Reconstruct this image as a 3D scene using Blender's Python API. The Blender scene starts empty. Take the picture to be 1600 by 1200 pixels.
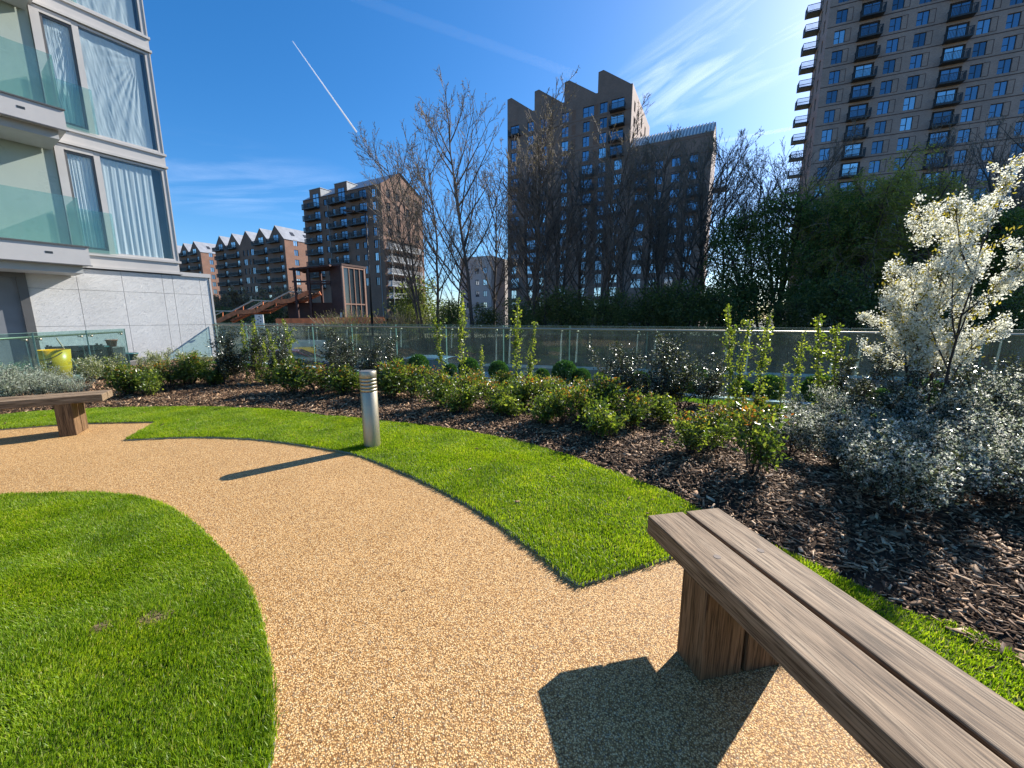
import bpy, math, random
import numpy as np
from mathutils import Vector, Matrix

sc = bpy.context.scene
COL = sc.collection
R = math.radians

# ------------------------------------------------------------------ camera
H = 1.35                      # eye height over the terrace
PITCH = R(9.75)
FPX = 601.0                   # focal length in pixels of the 1600 px wide photo
cam_d = bpy.data.cameras.new('camera')
cam_d.sensor_width = 36.0
cam_d.lens = 36.0 * FPX / 1600.0
cam_d.clip_start = 0.05
cam_d.clip_end = 60000
cam = bpy.data.objects.new('camera', cam_d)
cam.location = (0, 0, H)
cam.rotation_euler = (R(90) - PITCH, 0, 0)
COL.objects.link(cam)
sc.camera = cam

# ------------------------------------------------------------------ light
SUN_EL = R(33.8)
SUN_AZ = math.atan2(0.775, 0.631)          # clockwise from +Y
sun_dir = Vector((math.sin(SUN_AZ) * math.cos(SUN_EL), math.cos(SUN_AZ) * math.cos(SUN_EL), math.sin(SUN_EL)))
w = bpy.data.worlds.new('World')
sc.world = w
w.use_nodes = True
nt = w.node_tree
bg = nt.nodes['Background']
sky = nt.nodes.new('ShaderNodeTexSky')
sky.sky_type = 'NISHITA'
sky.sun_disc = False
sky.sun_elevation = SUN_EL
sky.sun_rotation = SUN_AZ
sky.altitude = 100
sky.air_density = 1.0
sky.dust_density = 0.7
sky.ozone_density = 6.0
hs = nt.nodes.new('ShaderNodeHueSaturation')
hs.inputs['Saturation'].default_value = 1.24
nt.links.new(sky.outputs[0], hs.inputs['Color'])
nt.links.new(hs.outputs[0], bg.inputs[0])
bg.inputs[1].default_value = 0.098
sl = bpy.data.lights.new('sun', 'SUN')
sl.energy = 4.9
sl.angle = R(0.53)
sl.color = (1.0, 0.955, 0.89)
so = bpy.data.objects.new('sun', sl)
so.rotation_euler = (-sun_dir).to_track_quat('-Z', 'Y').to_euler()
so.location = (30, 25, 40)
COL.objects.link(so)
vs = sc.view_settings
vs.view_transform = 'Standard'
vs.look = 'None'
vs.exposure = 1.0
vs.gamma = 1.0
sc.cycles.use_denoising = True
sc.cycles.max_bounces = 8
sc.cycles.transparent_max_bounces = 24

# ------------------------------------------------------------------ helpers
def ray(u, v):
    x = (u - 800) / FPX
    y = (v - 600) / FPX
    return x, math.cos(PITCH) - y * math.sin(PITCH), -math.sin(PITCH) - y * math.cos(PITCH)

def ground(u, v, z=0.0):
    x, y, d = ray(u, v)
    t = (z - H) / d
    return (x * t, y * t, z)

def at(u, v, Y):
    x, y, d = ray(u, v)
    t = Y / y
    return Vector((x * t, Y, H + d * t))

def tag(o, label=None, cat=None, group=None, kind=None):
    if label: o['label'] = label
    if cat: o['category'] = cat
    if group: o['group'] = group
    if kind: o['kind'] = kind
    return o

def thing(name, label, cat, loc=(0, 0, 0), rz=0.0, group=None):
    o = bpy.data.objects.new(name, None)
    o.empty_display_size = 0.1
    o.location = loc
    o.rotation_euler = (0, 0, rz)
    COL.objects.link(o)
    return tag(o, label, cat, group)

def obj(name, me, parent=None, loc=None):
    o = bpy.data.objects.new(name, me)
    if loc is not None: o.location = loc
    if parent is not None: o.parent = parent
    COL.objects.link(o)
    return o

def copy_thing(root, loc, rz=0.0, s=(1, 1, 1), label=None, name=None):
    r = root.copy()
    COL.objects.link(r)
    r.location = loc
    r.rotation_euler = (0, 0, rz)
    r.scale = s
    if label: r['label'] = label
    for ch in list(root.children):
        c = ch.copy(); COL.objects.link(c); c.parent = r
        for g in list(ch.children):
            d = g.copy(); COL.objects.link(d); d.parent = c
    return r

class MB:
    """collects faces, then builds one mesh"""
    def __init__(self, M=None):
        self.v = []; self.f = []; self.m = []
        self.M = M
    def add(self, pts, faces, mi=0):
        b = len(self.v)
        for p in pts:
            p = Vector(p)
            if self.M is not None: p = self.M @ p
            self.v.append(p[:])
        for f in faces:
            self.f.append([b + i for i in f]); self.m.append(mi)
    def quad(self, a, b, c, d, mi=0):
        self.add([a, b, c, d], [(0, 1, 2, 3)], mi)
    def poly(self, pts, mi=0):
        self.add(pts, [tuple(range(len(pts)))], mi)
    def box(self, x0, x1, y0, y1, z0, z1, mi=0):
        p = [(x0, y0, z0), (x1, y0, z0), (x1, y1, z0), (x0, y1, z0), (x0, y0, z1), (x1, y0, z1), (x1, y1, z1), (x0, y1, z1)]
        self.add(p, [(0, 3, 2, 1), (4, 5, 6, 7), (0, 1, 5, 4), (1, 2, 6, 5), (2, 3, 7, 6), (3, 0, 4, 7)], mi)
    def beam(self, a, b, wd, ht, mi=0, up=(0, 0, 1)):
        a = Vector(a); b = Vector(b); d = (b - a).normalized(); u = Vector(up)
        s = d.cross(u)
        if s.length < 1e-4: s = Vector((1, 0, 0))
        s.normalize(); u = s.cross(d).normalized()
        s = s * wd / 2; u = u * ht / 2
        p = [a - s - u, a + s - u, a + s + u, a - s + u, b - s - u, b + s - u, b + s + u, b - s + u]
        self.add(p, [(0, 1, 2, 3), (7, 6, 5, 4), (0, 4, 5, 1), (1, 5, 6, 2), (2, 6, 7, 3), (3, 7, 4, 0)], mi)
    def tube(self, a, b, r0, r1=None, n=8, mi=0, caps=True):
        if r1 is None: r1 = r0
        a = Vector(a); b = Vector(b); d = (b - a)
        if d.length < 1e-6: return
        d.normalize()
        s = d.orthogonal().normalized(); t = d.cross(s)
        pts = []
        for c, r in ((a, r0), (b, r1)):
            for i in range(n):
                an = 2 * math.pi * i / n
                pts.append(c + s * math.cos(an) * r + t * math.sin(an) * r)
        fs = [(i, (i + 1) % n, n + (i + 1) % n, n + i) for i in range(n)]
        if caps:
            fs.append(tuple(range(n - 1, -1, -1))); fs.append(tuple(range(n, 2 * n)))
        self.add(pts, fs, mi)
    def lathe(self, prof, n=32, mi=0, c=(0, 0, 0)):
        pts = []; fs = []
        k = len(prof)
        for i in range(n):
            an = 2 * math.pi * i / n
            for r, z in prof:
                pts.append((c[0] + r * math.cos(an), c[1] + r * math.sin(an), c[2] + z))
        for i in range(n):
            j = (i + 1) % n
            for q in range(k - 1):
                fs.append((i * k + q, j * k + q, j * k + q + 1, i * k + q + 1))
        self.add(pts, fs, mi)
    def prism(self, pts, vec, mi=0):
        """closed planar outline swept along vec"""
        n = len(pts); vec = Vector(vec)
        p = [Vector(q) for q in pts]
        al = p + [q + vec for q in p]
        fs = [tuple(range(n - 1, -1, -1)), tuple(range(n, 2 * n))]
        fs += [(i, (i + 1) % n, n + (i + 1) % n, n + i) for i in range(n)]
        self.add(al, fs, mi)
    def mesh(self, name, mats, smooth=False, bevel=0.0):
        me = bpy.data.meshes.new(name)
        me.from_pydata(self.v, [], self.f)
        for m in (mats if isinstance(mats, (list, tuple)) else [mats]): me.materials.append(m)
        me.polygons.foreach_set('material_index', self.m)
        if smooth:
            me.polygons.foreach_set('use_smooth', [True] * len(me.polygons))
        me.update()
        return me
    def build(self, name, mats, parent=None, smooth=False, loc=None, bevel=0.0, seg=2):
        o = obj(name, self.mesh(name, mats, smooth), parent, loc)
        if bevel:
            b = o.modifiers.new('bevel', 'BEVEL'); b.width = bevel; b.segments = seg; b.limit_method = 'ANGLE'
            b.harden_normals = False
        return o

def np_mesh(name, V, faces, mat, smooth=False):
    """V (n,3); faces: list of int arrays (k, sides)"""
    me = bpy.data.meshes.new(name)
    V = np.asarray(V, dtype=np.float32)
    me.vertices.add(len(V)); me.vertices.foreach_set('co', V.ravel())
    nl = sum(f.size for f in faces); npol = sum(len(f) for f in faces)
    me.loops.add(nl); me.polygons.add(npol)
    me.loops.foreach_set('vertex_index', np.concatenate([f.ravel() for f in faces]).astype(np.int32))
    st = []; b = 0
    for f in faces:
        k = f.shape[1]
        st.append(b + np.arange(len(f)) * k); b += f.size
    me.polygons.foreach_set('loop_start', np.concatenate(st).astype(np.int32))
    for m in (mat if isinstance(mat, (list, tuple)) else [mat]): me.materials.append(m)
    if smooth: me.polygons.foreach_set('use_smooth', np.ones(npol, dtype=bool))
    me.update(calc_edges=True)
    me.validate()
    return me

# ------------------------------------------------------------------ materials
def new_mat(name):
    m = bpy.data.materials.new(name); m.use_nodes = True
    n = m.node_tree.nodes; n.clear()
    out = n.new('ShaderNodeOutputMaterial')
    return m, m.node_tree, out

def node(nt, kind, **kw):
    n = nt.nodes.new(kind)
    for k, v in kw.items():
        if k.startswith('i_'):
            key = k[2:]
            key = int(key) if key.isdigit() else key
            n.inputs[key].default_value = v
        else: setattr(n, k, v)
    return n

def ramp(nt, fac, stops, interp='LINEAR'):
    r = nt.nodes.new('ShaderNodeValToRGB')
    r.color_ramp.interpolation = interp
    el = r.color_ramp.elements
    while len(el) < len(stops): el.new(0.5)
    for e, (p, c) in zip(el, stops):
        e.position = p; e.color = (*c, 1) if len(c) == 3 else c
    nt.links.new(fac, r.inputs[0])
    return r.outputs[0]

def coords(nt, scale=1.0, kind='Object', rot=(0, 0, 0)):
    tc = nt.nodes.new('ShaderNodeTexCoord')
    mp = nt.nodes.new('ShaderNodeMapping')
    mp.inputs['Scale'].default_value = (scale,) * 3 if isinstance(scale, (int, float)) else scale
    mp.inputs['Rotation'].default_value = rot
    nt.links.new(tc.outputs[kind], mp.inputs[0])
    return mp.outputs[0]

def noise(nt, co, scale, detail=4, rough=0.55, dist=0.0):
    n = node(nt, 'ShaderNodeTexNoise', i_Scale=scale, i_Detail=detail, i_Roughness=rough, i_Distortion=dist)
    nt.links.new(co, n.inputs['Vector'])
    return n.outputs[0]

def bump(nt, h, strength, dist, prev=None):
    b = node(nt, 'ShaderNodeBump', i_Strength=strength, i_Distance=dist)
    nt.links.new(h, b.inputs['Height'])
    if prev is not None: nt.links.new(prev, b.inputs['Normal'])
    return b.outputs[0]

def simple(name, c, rough=0.6, metal=0.0, var=0.12, nscale=3.0, bmp=0.0, bscale=60.0, spec=0.5, scale=1.0):
    """principled paint / metal / render with a little tonal wear"""
    m, nt, out = new_mat(name)
    p = nt.nodes.new('ShaderNodeBsdfPrincipled')
    co = coords(nt, scale)
    f = noise(nt, co, nscale, 6, 0.6)
    lo = tuple(max(0, x * (1 - var)) for x in c); hi = tuple(min(1, x * (1 + var)) for x in c)
    nt.links.new(ramp(nt, f, [(0.3, lo), (0.7, hi)]), p.inputs['Base Color'])
    rr = ramp(nt, noise(nt, co, nscale * 4, 3), [(0.3, (rough * .85,) * 3), (0.7, (min(1, rough * 1.15),) * 3)])
    nt.links.new(rr, p.inputs['Roughness'])
    p.inputs['Metallic'].default_value = metal
    p.inputs['Specular IOR Level'].default_value = spec
    if bmp:
        nt.links.new(bump(nt, noise(nt, co, bscale, 4), bmp, 0.01), p.inputs['Normal'])
    nt.links.new(p.outputs[0], out.inputs[0])
    return m

def leaf_mat(name, stops, trans=0.45, rough=0.35, tcol=None, spec=0.5, tboost=1.3, pos=None):
    """leaf: glossy face, light shining through; colour differs from leaf to leaf"""
    m, nt, out = new_mat(name)
    g = nt.nodes.new('ShaderNodeNewGeometry')
    fac = g.outputs['Random Per Island']
    c = ramp(nt, fac, stops)
    if pos:
        co = coords(nt, 1.0)
        nz = noise(nt, co, pos, 3)
        mx = node(nt, 'ShaderNodeMix', data_type='RGBA', blend_type='MULTIPLY'); mx.inputs[0].default_value = 1
        nt.links.new(c, mx.inputs[6])
        nt.links.new(ramp(nt, nz, [(0.32, (.78, .84, .7)), (0.5, (1.03, 1.03, .95)), (0.68, (1.35, 1.22, 1.0))]), mx.inputs[7])
        c = mx.outputs[2]
    p = nt.nodes.new('ShaderNodeBsdfPrincipled')
    nt.links.new(c, p.inputs['Base Color'])
    p.inputs['Roughness'].default_value = rough
    p.inputs['Specular IOR Level'].default_value = spec
    t = nt.nodes.new('ShaderNodeBsdfTranslucent')
    mx = node(nt, 'ShaderNodeMix', data_type='RGBA', blend_type='MULTIPLY'); mx.inputs[0].default_value = 1
    nt.links.new(c, mx.inputs[6])
    mx.inputs[7].default_value = (*(tcol or (1.35 * tboost, 1.25 * tboost, .55 * tboost)), 1)
    nt.links.new(mx.outputs[2], t.inputs[0])
    s = nt.nodes.new('ShaderNodeMixShader'); s.inputs[0].default_value = trans
    nt.links.new(p.outputs[0], s.inputs[1]); nt.links.new(t.outputs[0], s.inputs[2])
    nt.links.new(s.outputs[0], out.inputs[0])
    return m

def glass_mat(name, tint, refl=0.08, rough=0.02, dirt=0.0):
    """sheet glass: see-through with a tint, mirror at grazing angles"""
    m, nt, out = new_mat(name)
    tr = nt.nodes.new('ShaderNodeBsdfTransparent'); tr.inputs[0].default_value = (*tint, 1)
    gl = nt.nodes.new('ShaderNodeBsdfGlossy'); gl.inputs['Roughness'].default_value = rough
    gl.inputs[0].default_value = (.85, .93, .92, 1)
    lw = node(nt, 'ShaderNodeLayerWeight', i_Blend=.5)           # Facing = 1 - |cos|: same on both faces of the sheet
    pw = node(nt, 'ShaderNodeMath', operation='POWER'); pw.inputs[1].default_value = 5.0
    nt.links.new(lw.outputs['Facing'], pw.inputs[0])
    ad = node(nt, 'ShaderNodeMath', operation='MULTIPLY_ADD'); ad.inputs[1].default_value = 0.9; ad.inputs[2].default_value = refl * .5
    nt.links.new(pw.outputs[0], ad.inputs[0])
    s = nt.nodes.new('ShaderNodeMixShader')
    nt.links.new(ad.outputs[0], s.inputs[0]); nt.links.new(tr.outputs[0], s.inputs[1]); nt.links.new(gl.outputs[0], s.inputs[2])
    res = s.outputs[0]
    if dirt:
        d = nt.nodes.new('ShaderNodeBsdfDiffuse'); d.inputs[0].default_value = (.55, .62, .6, 1)
        tl = nt.nodes.new('ShaderNodeBsdfTranslucent'); tl.inputs[0].default_value = (.55, .62, .6, 1)
        a = nt.nodes.new('ShaderNodeAddShader'); nt.links.new(d.outputs[0], a.inputs[0]); nt.links.new(tl.outputs[0], a.inputs[1])
        co = coords(nt, (3, 3, 0.6))
        f = noise(nt, co, 2.0, 6, .65)
        mr = node(nt, 'ShaderNodeMapRange'); mr.inputs[1].default_value = .35; mr.inputs[2].default_value = .75
        mr.inputs[3].default_value = dirt * .3; mr.inputs[4].default_value = dirt
        nt.links.new(f, mr.inputs[0])
        s2 = nt.nodes.new('ShaderNodeMixShader')
        nt.links.new(mr.outputs[0], s2.inputs[0]); nt.links.new(res, s2.inputs[1]); nt.links.new(a.outputs[0], s2.inputs[2])
        res = s2.outputs[0]
    nt.links.new(res, out.inputs[0])
    return m

def brick_mat(name, c1, c2, mortar, scale=1.0):
    m, nt, out = new_mat(name)
    p = nt.nodes.new('ShaderNodeBsdfPrincipled'); p.inputs['Roughness'].default_value = .85
    g = nt.nodes.new('ShaderNodeTexCoord')
    sx = nt.nodes.new('ShaderNodeSeparateXYZ'); nt.links.new(g.outputs['Object'], sx.inputs[0])
    ad = node(nt, 'ShaderNodeMath', operation='ADD'); nt.links.new(sx.outputs[0], ad.inputs[0]); nt.links.new(sx.outputs[1], ad.inputs[1])
    cx = nt.nodes.new('ShaderNodeCombineXYZ'); nt.links.new(ad.outputs[0], cx.inputs[0]); nt.links.new(sx.outputs[2], cx.inputs[1])
    b = node(nt, 'ShaderNodeTexBrick', i_Scale=1.0, offset=.5)
    b.inputs['Brick Width'].default_value = .225 * scale; b.inputs['Row Height'].default_value = .075 * scale
    b.inputs['Mortar Size'].default_value = .008 * scale
    b.inputs['Color1'].default_value = (*c1, 1); b.inputs['Color2'].default_value = (*c2, 1); b.inputs['Mortar'].default_value = (*mortar, 1)
    nt.links.new(cx.outputs[0], b.inputs['Vector'])
    f = noise(nt, g.outputs['Object'], .35, 6, .65)
    mx = node(nt, 'ShaderNodeMix', data_type='RGBA', blend_type='MULTIPLY'); mx.inputs[0].default_value = 1
    nt.links.new(b.outputs[0], mx.inputs[6]); nt.links.new(ramp(nt, f, [(.3, (.8, .8, .8)), (.7, (1.15, 1.12, 1.1))]), mx.inputs[7])
    nt.links.new(mx.outputs[2], p.inputs['Base Color'])
    nt.links.new(p.outputs[0], out.inputs[0])
    return m

def pane_mat(name, c=(.22, .265, .33), metal=.8, blind=.72):
    """coated window glass; some rooms have pale blinds"""
    m, nt, out = new_mat(name)
    oi = nt.nodes.new('ShaderNodeObjectInfo')
    p = nt.nodes.new('ShaderNodeBsdfPrincipled')
    nt.links.new(ramp(nt, oi.outputs['Random'], [(0, tuple(x * .55 for x in c)), (.4, c), (blind, tuple(x * 1.2 for x in c)), (1, (.75, .78, .8))]), p.inputs['Base Color'])
    p.inputs['Roughness'].default_value = .06
    p.inputs['Metallic'].default_value = metal
    co = coords(nt, 1.0)
    nt.links.new(bump(nt, noise(nt, co, 1.3, 2), .12, .05), p.inputs['Normal'])
    nt.links.new(p.outputs[0], out.inputs[0])
    return m

M = {}
M['brick_mid'] = brick_mat('brown brick', (.30, .185, .14), (.23, .14, .105), (.2, .17, .15))
M['brick_right'] = brick_mat('buff brown brick', (.46, .33, .275), (.38, .26, .215), (.22, .19, .17))
M['brick_left'] = brick_mat('red brown brick', (.29, .145, .09), (.21, .10, .065), (.2, .16, .13))
M['brick_sunlit'] = brick_mat('sunlit side brick', (.34, .16, .1), (.24, .11, .07), (.25, .2, .16))  # oranger copy for the side walls, sunlight put into the brick colour
M['brick_dark'] = brick_mat('dark brown brick', (.13, .075, .06), (.1, .06, .05), (.12, .1, .09))
M['pane'] = pane_mat('coated window glass')
M['dark_frame'] = simple('dark window frame', (.03, .032, .036), .4)
M['balcony_metal'] = simple('dark balcony metal', (.035, .037, .042), .5)
M['balcony_pale'] = simple('pale balcony sheet', (.55, .56, .56), .5)
M['slate'] = simple('slate roof', (.26, .27, .29), .5, var=.18, nscale=.6)
M['zinc'] = simple('zinc roof', (.32, .33, .33), .42, metal=.2, nscale=.5)
M['grey_metal'] = simple('grey powder coat', (.50, .47, .44), .45, var=.06, nscale=1.2)
M['grey_dark'] = simple('dark grey frame', (.10, .095, .09), .4, var=.08)
M['green_panel'] = simple('sage green panel', (.37, .42, .36), .3, var=.05, nscale=.8)
M['soffit'] = simple('grey soffit', (.42, .42, .41), .6, var=.05)
M['rust'] = simple('weathering steel', (.66, .20, .075), .7, var=.35, nscale=2.2, bmp=.1)
M['rust_dark'] = simple('dark weathering steel', (.055, .018, .013), .65, var=.3, nscale=2)
M['pale_timber'] = simple('pale timber handrail', (.62, .5, .38), .55)
M['steel'] = simple('brushed stainless steel', (.42, .37, .28), .48, metal=1.0, var=.06, nscale=8, scale=(30, 30, 1))
M['black_paint'] = simple('black paint', (.012, .012, .013), .4)
M['yellow'] = simple('yellow plastic', (1.0, .46, .005), .35, var=.06)
M['teal_plastic'] = simple('teal plastic', (.03, .13, .14), .4)
M['dark_plastic'] = simple('dark plastic', (.03, .035, .038), .4)
M['terracotta'] = simple('terracotta', (.35, .14, .09), .7)
M['stick'] = simple('pale wood stick', (.5, .38, .25), .6)
M['bark'] = simple('grey brown bark', (.085, .068, .055), .9, var=.35, nscale=6, bmp=.5, bscale=20)
M['bark_dark'] = simple('dark stem bark', (.04, .03, .025), .85, var=.3, nscale=20)
M['twig'] = simple('twig', (.17, .135, .11), .85, var=.25, nscale=3)
M['tan_twig'] = simple('tan twig', (.26, .19, .14), .85, var=.25, nscale=3)
M['asphalt'] = simple('asphalt', (.065, .07, .075), .85, var=.2, nscale=1.2, bmp=.3, bscale=80)
M['kerb'] = simple('pale concrete kerb', (.55, .54, .52), .8, var=.12, nscale=4, bmp=.2)
M['paving'] = simple('grey paving', (.3, .29, .28), .8, var=.15, nscale=3)
M['soil'] = simple('dark soil', (.055, .036, .024), .95, var=.4, nscale=8, bmp=.6, bscale=40, spec=.05)
M['white_sign'] = simple('pale sign board', (.6, .62, .62), .5)
M['pale_render'] = simple('pale render', (.50, .45, .42), .8)
M['grass_soil'] = simple('turf thatch', (.10, .115, .035), .95, var=.4, nscale=9, spec=.05)
M['mill_edge'] = simple('mill finish edging', (.34, .34, .33), .5, metal=.5, var=.25, nscale=9)
M['car_plum'] = simple('plum car paint', (.13, .02, .06), .22, metal=.2, var=.03)
M['car_blue'] = simple('pale blue car paint', (.18, .27, .36), .25, metal=.3, var=.03)
M['tyre'] = simple('tyre rubber', (.02, .02, .02), .85)
M['car_glass'] = simple('car glass', (.03, .045, .055), .05, spec=1.0)
M['rail_glass'] = glass_mat('greenish rail glass', (.74, .88, .86), .08, dirt=.014)
M['balcony_glass'] = glass_mat('green balcony glass', (.75, .87, .835), .10, dirt=.05)
M['window_glass'] = glass_mat('clear window glass', (.9, .94, .95), .10)
M['curtain'] = leaf_mat('white curtain', [(0, (.92, .92, .89)), (1, (.94, .94, .92))], .22, .8, tcol=(1, 1, 1), spec=.2)
M['room'] = simple('dim room', (.18, .19, .2), .9)

# ------------------------------------------------------------------ curves and polygons
def smooth_curve(pts, n=6):
    out = []
    P = [np.array(p, float) for p in pts]
    for i in range(len(P) - 1):
        p0 = P[max(i - 1, 0)]; p1 = P[i]; p2 = P[i + 1]; p3 = P[min(i + 2, len(P) - 1)]
        for k in range(n):
            t = k / n
            out.append(0.5 * ((2 * p1) + (-p0 + p2) * t + (2 * p0 - 5 * p1 + 4 * p2 - p3) * t * t + (-p0 + 3 * p1 - 3 * p2 + p3) * t ** 3))
    out.append(P[-1])
    return [tuple(p) for p in out]

def inside(poly, x, y):
    poly = np.asarray(poly); c = np.zeros(len(x), bool)
    j = len(poly) - 1
    for i in range(len(poly)):
        xi, yi = poly[i]; xj, yj = poly[j]
        m = ((yi > y) != (yj > y)) & (x < (xj - xi) * (y - yi) / (yj - yi + 1e-12) + xi)
        c ^= m; j = i
    return c

def sample(poly, n, rng):
    P = np.asarray(poly); lo = P.min(0); hi = P.max(0)
    x = rng.uniform(lo[0], hi[0], n); y = rng.uniform(lo[1], hi[1], n)
    k = inside(poly, x, y)
    return x[k], y[k]

def area(poly):
    P = np.asarray(poly); x, y = P[:, 0], P[:, 1]
    return abs(np.dot(x, np.roll(y, -1)) - np.dot(y, np.roll(x, -1))) / 2

def vnoise(x, y, s, seed=0):
    """smooth value noise, vectorised"""
    rs = np.random.RandomState(seed); T = rs.rand(64, 64)
    x = x / s; y = y / s
    xi = np.floor(x).astype(int); yi = np.floor(y).astype(int)
    fx = x - xi; fy = y - yi
    fx = fx * fx * (3 - 2 * fx); fy = fy * fy * (3 - 2 * fy)
    g = lambda a, b: T[a % 64, b % 64]
    return (g(xi, yi) * (1 - fx) + g(xi + 1, yi) * fx) * (1 - fy) + (g(xi, yi + 1) * (1 - fx) + g(xi + 1, yi + 1) * fx) * fy

def sheet(name, poly, z, mat, kind='structure', thick=0.0):
    mb = MB()
    if thick: mb.prism([(p[0], p[1], z - thick) for p in poly], (0, 0, thick))
    else: mb.poly([(p[0], p[1], z) for p in poly])
    o = mb.build(name, mat)
    # n-gon with a concave outline: let bmesh triangulate it
    import bmesh
    bm = bmesh.new(); bm.from_mesh(o.data); bmesh.ops.triangulate(bm, faces=bm.faces[:]); bm.to_mesh(o.data); bm.free()
    o['kind'] = kind
    return o

# glass balustrade line (terrace edge)
FP0 = np.array((-10.1, 13.2)); FD = np.array((17.2, -7.8)); FD = FD / np.linalg.norm(FD); FN = np.array((FD[1], -FD[0]))
def fence(s, off=0.0):
    p = FP0 + FD * s + FN * off
    return (float(p[0]), float(p[1]))

# left building facade frame: s runs towards the viewer along the wall, o is out of the wall
BF0 = np.array((-10.1, 13.2)); BD = np.array((-.549, -.836)); BN = np.array((.836, -.549))
def wallpt(s, o=0.0):
    p = BF0 + BD * s + BN * o
    return (float(p[0]), float(p[1]))

# ------------------------------------------------------------------ far ground, street, bank
g = MB(); g.quad((-4000, -4000, -1.47), (4000, -4000, -1.47), (4000, 4000, -1.47), (-4000, 4000, -1.47))
m_ground, nt, out = new_mat('rough grassland')
p = nt.nodes.new('ShaderNodeBsdfPrincipled'); p.inputs['Roughness'].default_value = .95
co = coords(nt, 1.0)
nt.links.new(ramp(nt, noise(nt, co, .08, 8, .65), [(.3, (.05, .06, .02)), (.55, (.08, .075, .04)), (.75, (.11, .09, .06))]), p.inputs['Base Color'])
nt.links.new(bump(nt, noise(nt, co, 4, 5), .6, .1), p.inputs['Normal'])
nt.links.new(p.outputs[0], out.inputs[0])
tag(g.build('ground', m_ground), kind='structure')
rd = MB(); rd.poly([(-60, 38, -1.44), (-60, 12, -1.44), (60, -22, -1.44), (60, 6, -1.44)])
tag(rd.build('road', M['asphalt']), kind='structure')
# far-side street kerb and bank that carries the railings and trees
def road_edge(x): return 22.0 - 16.0 / 60 * x
kb = MB(); kb.beam((-60, road_edge(-60), -1.4), (60, road_edge(60), -1.4), .15, .2)
tag(kb.build('kerb', M['kerb']), kind='structure')
xs = np.linspace(-70, 70, 90); ts = np.linspace(0, 30, 40)
X, T = np.meshgrid(xs, ts); Y = road_edge(X) + .1 + T
Z = -1.36 + 1.0 * np.clip(T / 6, 0, 1) ** 1.2 + .18 * vnoise(X, Y, 2.3, 3) * np.clip(T / 2, 0, 1) - .6 * np.clip((T - 18) / 12, 0, 1)
m_bank, nt, out = new_mat('leaf littered bank')
p = nt.nodes.new('ShaderNodeBsdfPrincipled'); p.inputs['Roughness'].default_value = .95
co = coords(nt, 1.0)
nt.links.new(ramp(nt, noise(nt, co, 1.6, 8, .7), [(.35, (.03, .045, .015)), (.5, (.09, .06, .035)), (.65, (.13, .085, .05))]), p.inputs['Base Color'])
nt.links.new(bump(nt, noise(nt, co, 9, 6), .8, .15), p.inputs['Normal'])
nt.links.new(p.outputs[0], out.inputs[0])
nX, nT = len(xs), len(ts)
idx = np.arange(nX * nT).reshape(nT, nX)
F = np.stack([idx[:-1, :-1].ravel(), idx[:-1, 1:].ravel(), idx[1:, 1:].ravel(), idx[1:, :-1].ravel()], 1)
tag(obj('terrain', np_mesh('terrain', np.stack([X.ravel(), Y.ravel(), Z.ravel()], 1), [F], m_bank, True)), kind='structure')
def bank_z(x, y):
    t = y - road_edge(x) - .1
    return -1.36 + min(max(t / 6, 0), 1) ** 1.2 - .6 * min(max((t - 18) / 12, 0), 1) if t > 0 else -1.44

# ------------------------------------------------------------------ terrace
terrace = [fence(-.1, -.08), fence(26, -.08), (13.0, -9), (-24, -9), (-24, 8), wallpt(14, 0), wallpt(0, -.2)]
sheet('terrace', terrace, -0.03, M['soil'], thick=1.5)
# resin bound gravel path
m_path, nt, out = new_mat('resin bound gravel')
p = nt.nodes.new('ShaderNodeBsdfPrincipled'); p.inputs['Roughness'].default_value = .6; p.inputs['Specular IOR Level'].default_value = .25
co = coords(nt, 1.0)
vo = node(nt, 'ShaderNodeTexVoronoi', i_Scale=185.0, i_Randomness=.95); nt.links.new(co, vo.inputs['Vector'])
sep = nt.nodes.new('ShaderNodeSeparateColor'); nt.links.new(vo.outputs['Color'], sep.inputs[0])
cc = ramp(nt, sep.outputs[0], [(0, (.26, .135, .05)), (.12, (.52, .28, .085)), (.4, (.77, .46, .175)), (.7, (.85, .55, .24)), (.9, (.92, .69, .36)), (.97, (.42, .31, .19))])
gap = ramp(nt, vo.outputs['Distance'], [(.25, (1, 1, 1)), (.62, (.36, .3, .26))])
mx = node(nt, 'ShaderNodeMix', data_type='RGBA', blend_type='MULTIPLY'); mx.inputs[0].default_value = 1
nt.links.new(cc, mx.inputs[6]); nt.links.new(gap, mx.inputs[7])
mx2 = node(nt, 'ShaderNodeMix', data_type='RGBA', blend_type='MULTIPLY'); mx2.inputs[0].default_value = 1
nt.links.new(mx.outputs[2], mx2.inputs[6])
nt.links.new(ramp(nt, noise(nt, co, .9, 10, .75, .6), [(.28, (.80, .79, .78)), (.42, (.98, .98, .98)), (.7, (1.12, 1.12, 1.14))]), mx2.inputs[7])
nt.links.new(mx2.outputs[2], p.inputs['Base Color'])
inv = node(nt, 'ShaderNodeMath', operation='SUBTRACT'); inv.inputs[0].default_value = 1; nt.links.new(vo.outputs['Distance'], inv.inputs[1])
nt.links.new(bump(nt, inv.outputs[0], .7, .0034), p.inputs['Normal'])
nt.links.new(p.outputs[0], out.inputs[0])
sheet('path', [(-9, 5.4), (-4.6, 5.15), (-3, 4.6), (0, 3.0), (1.4, 2.3), (1.9, .8), (2.5, -1.5), (2.6, -6), (-9, -6)], 0.0, m_path)

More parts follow.
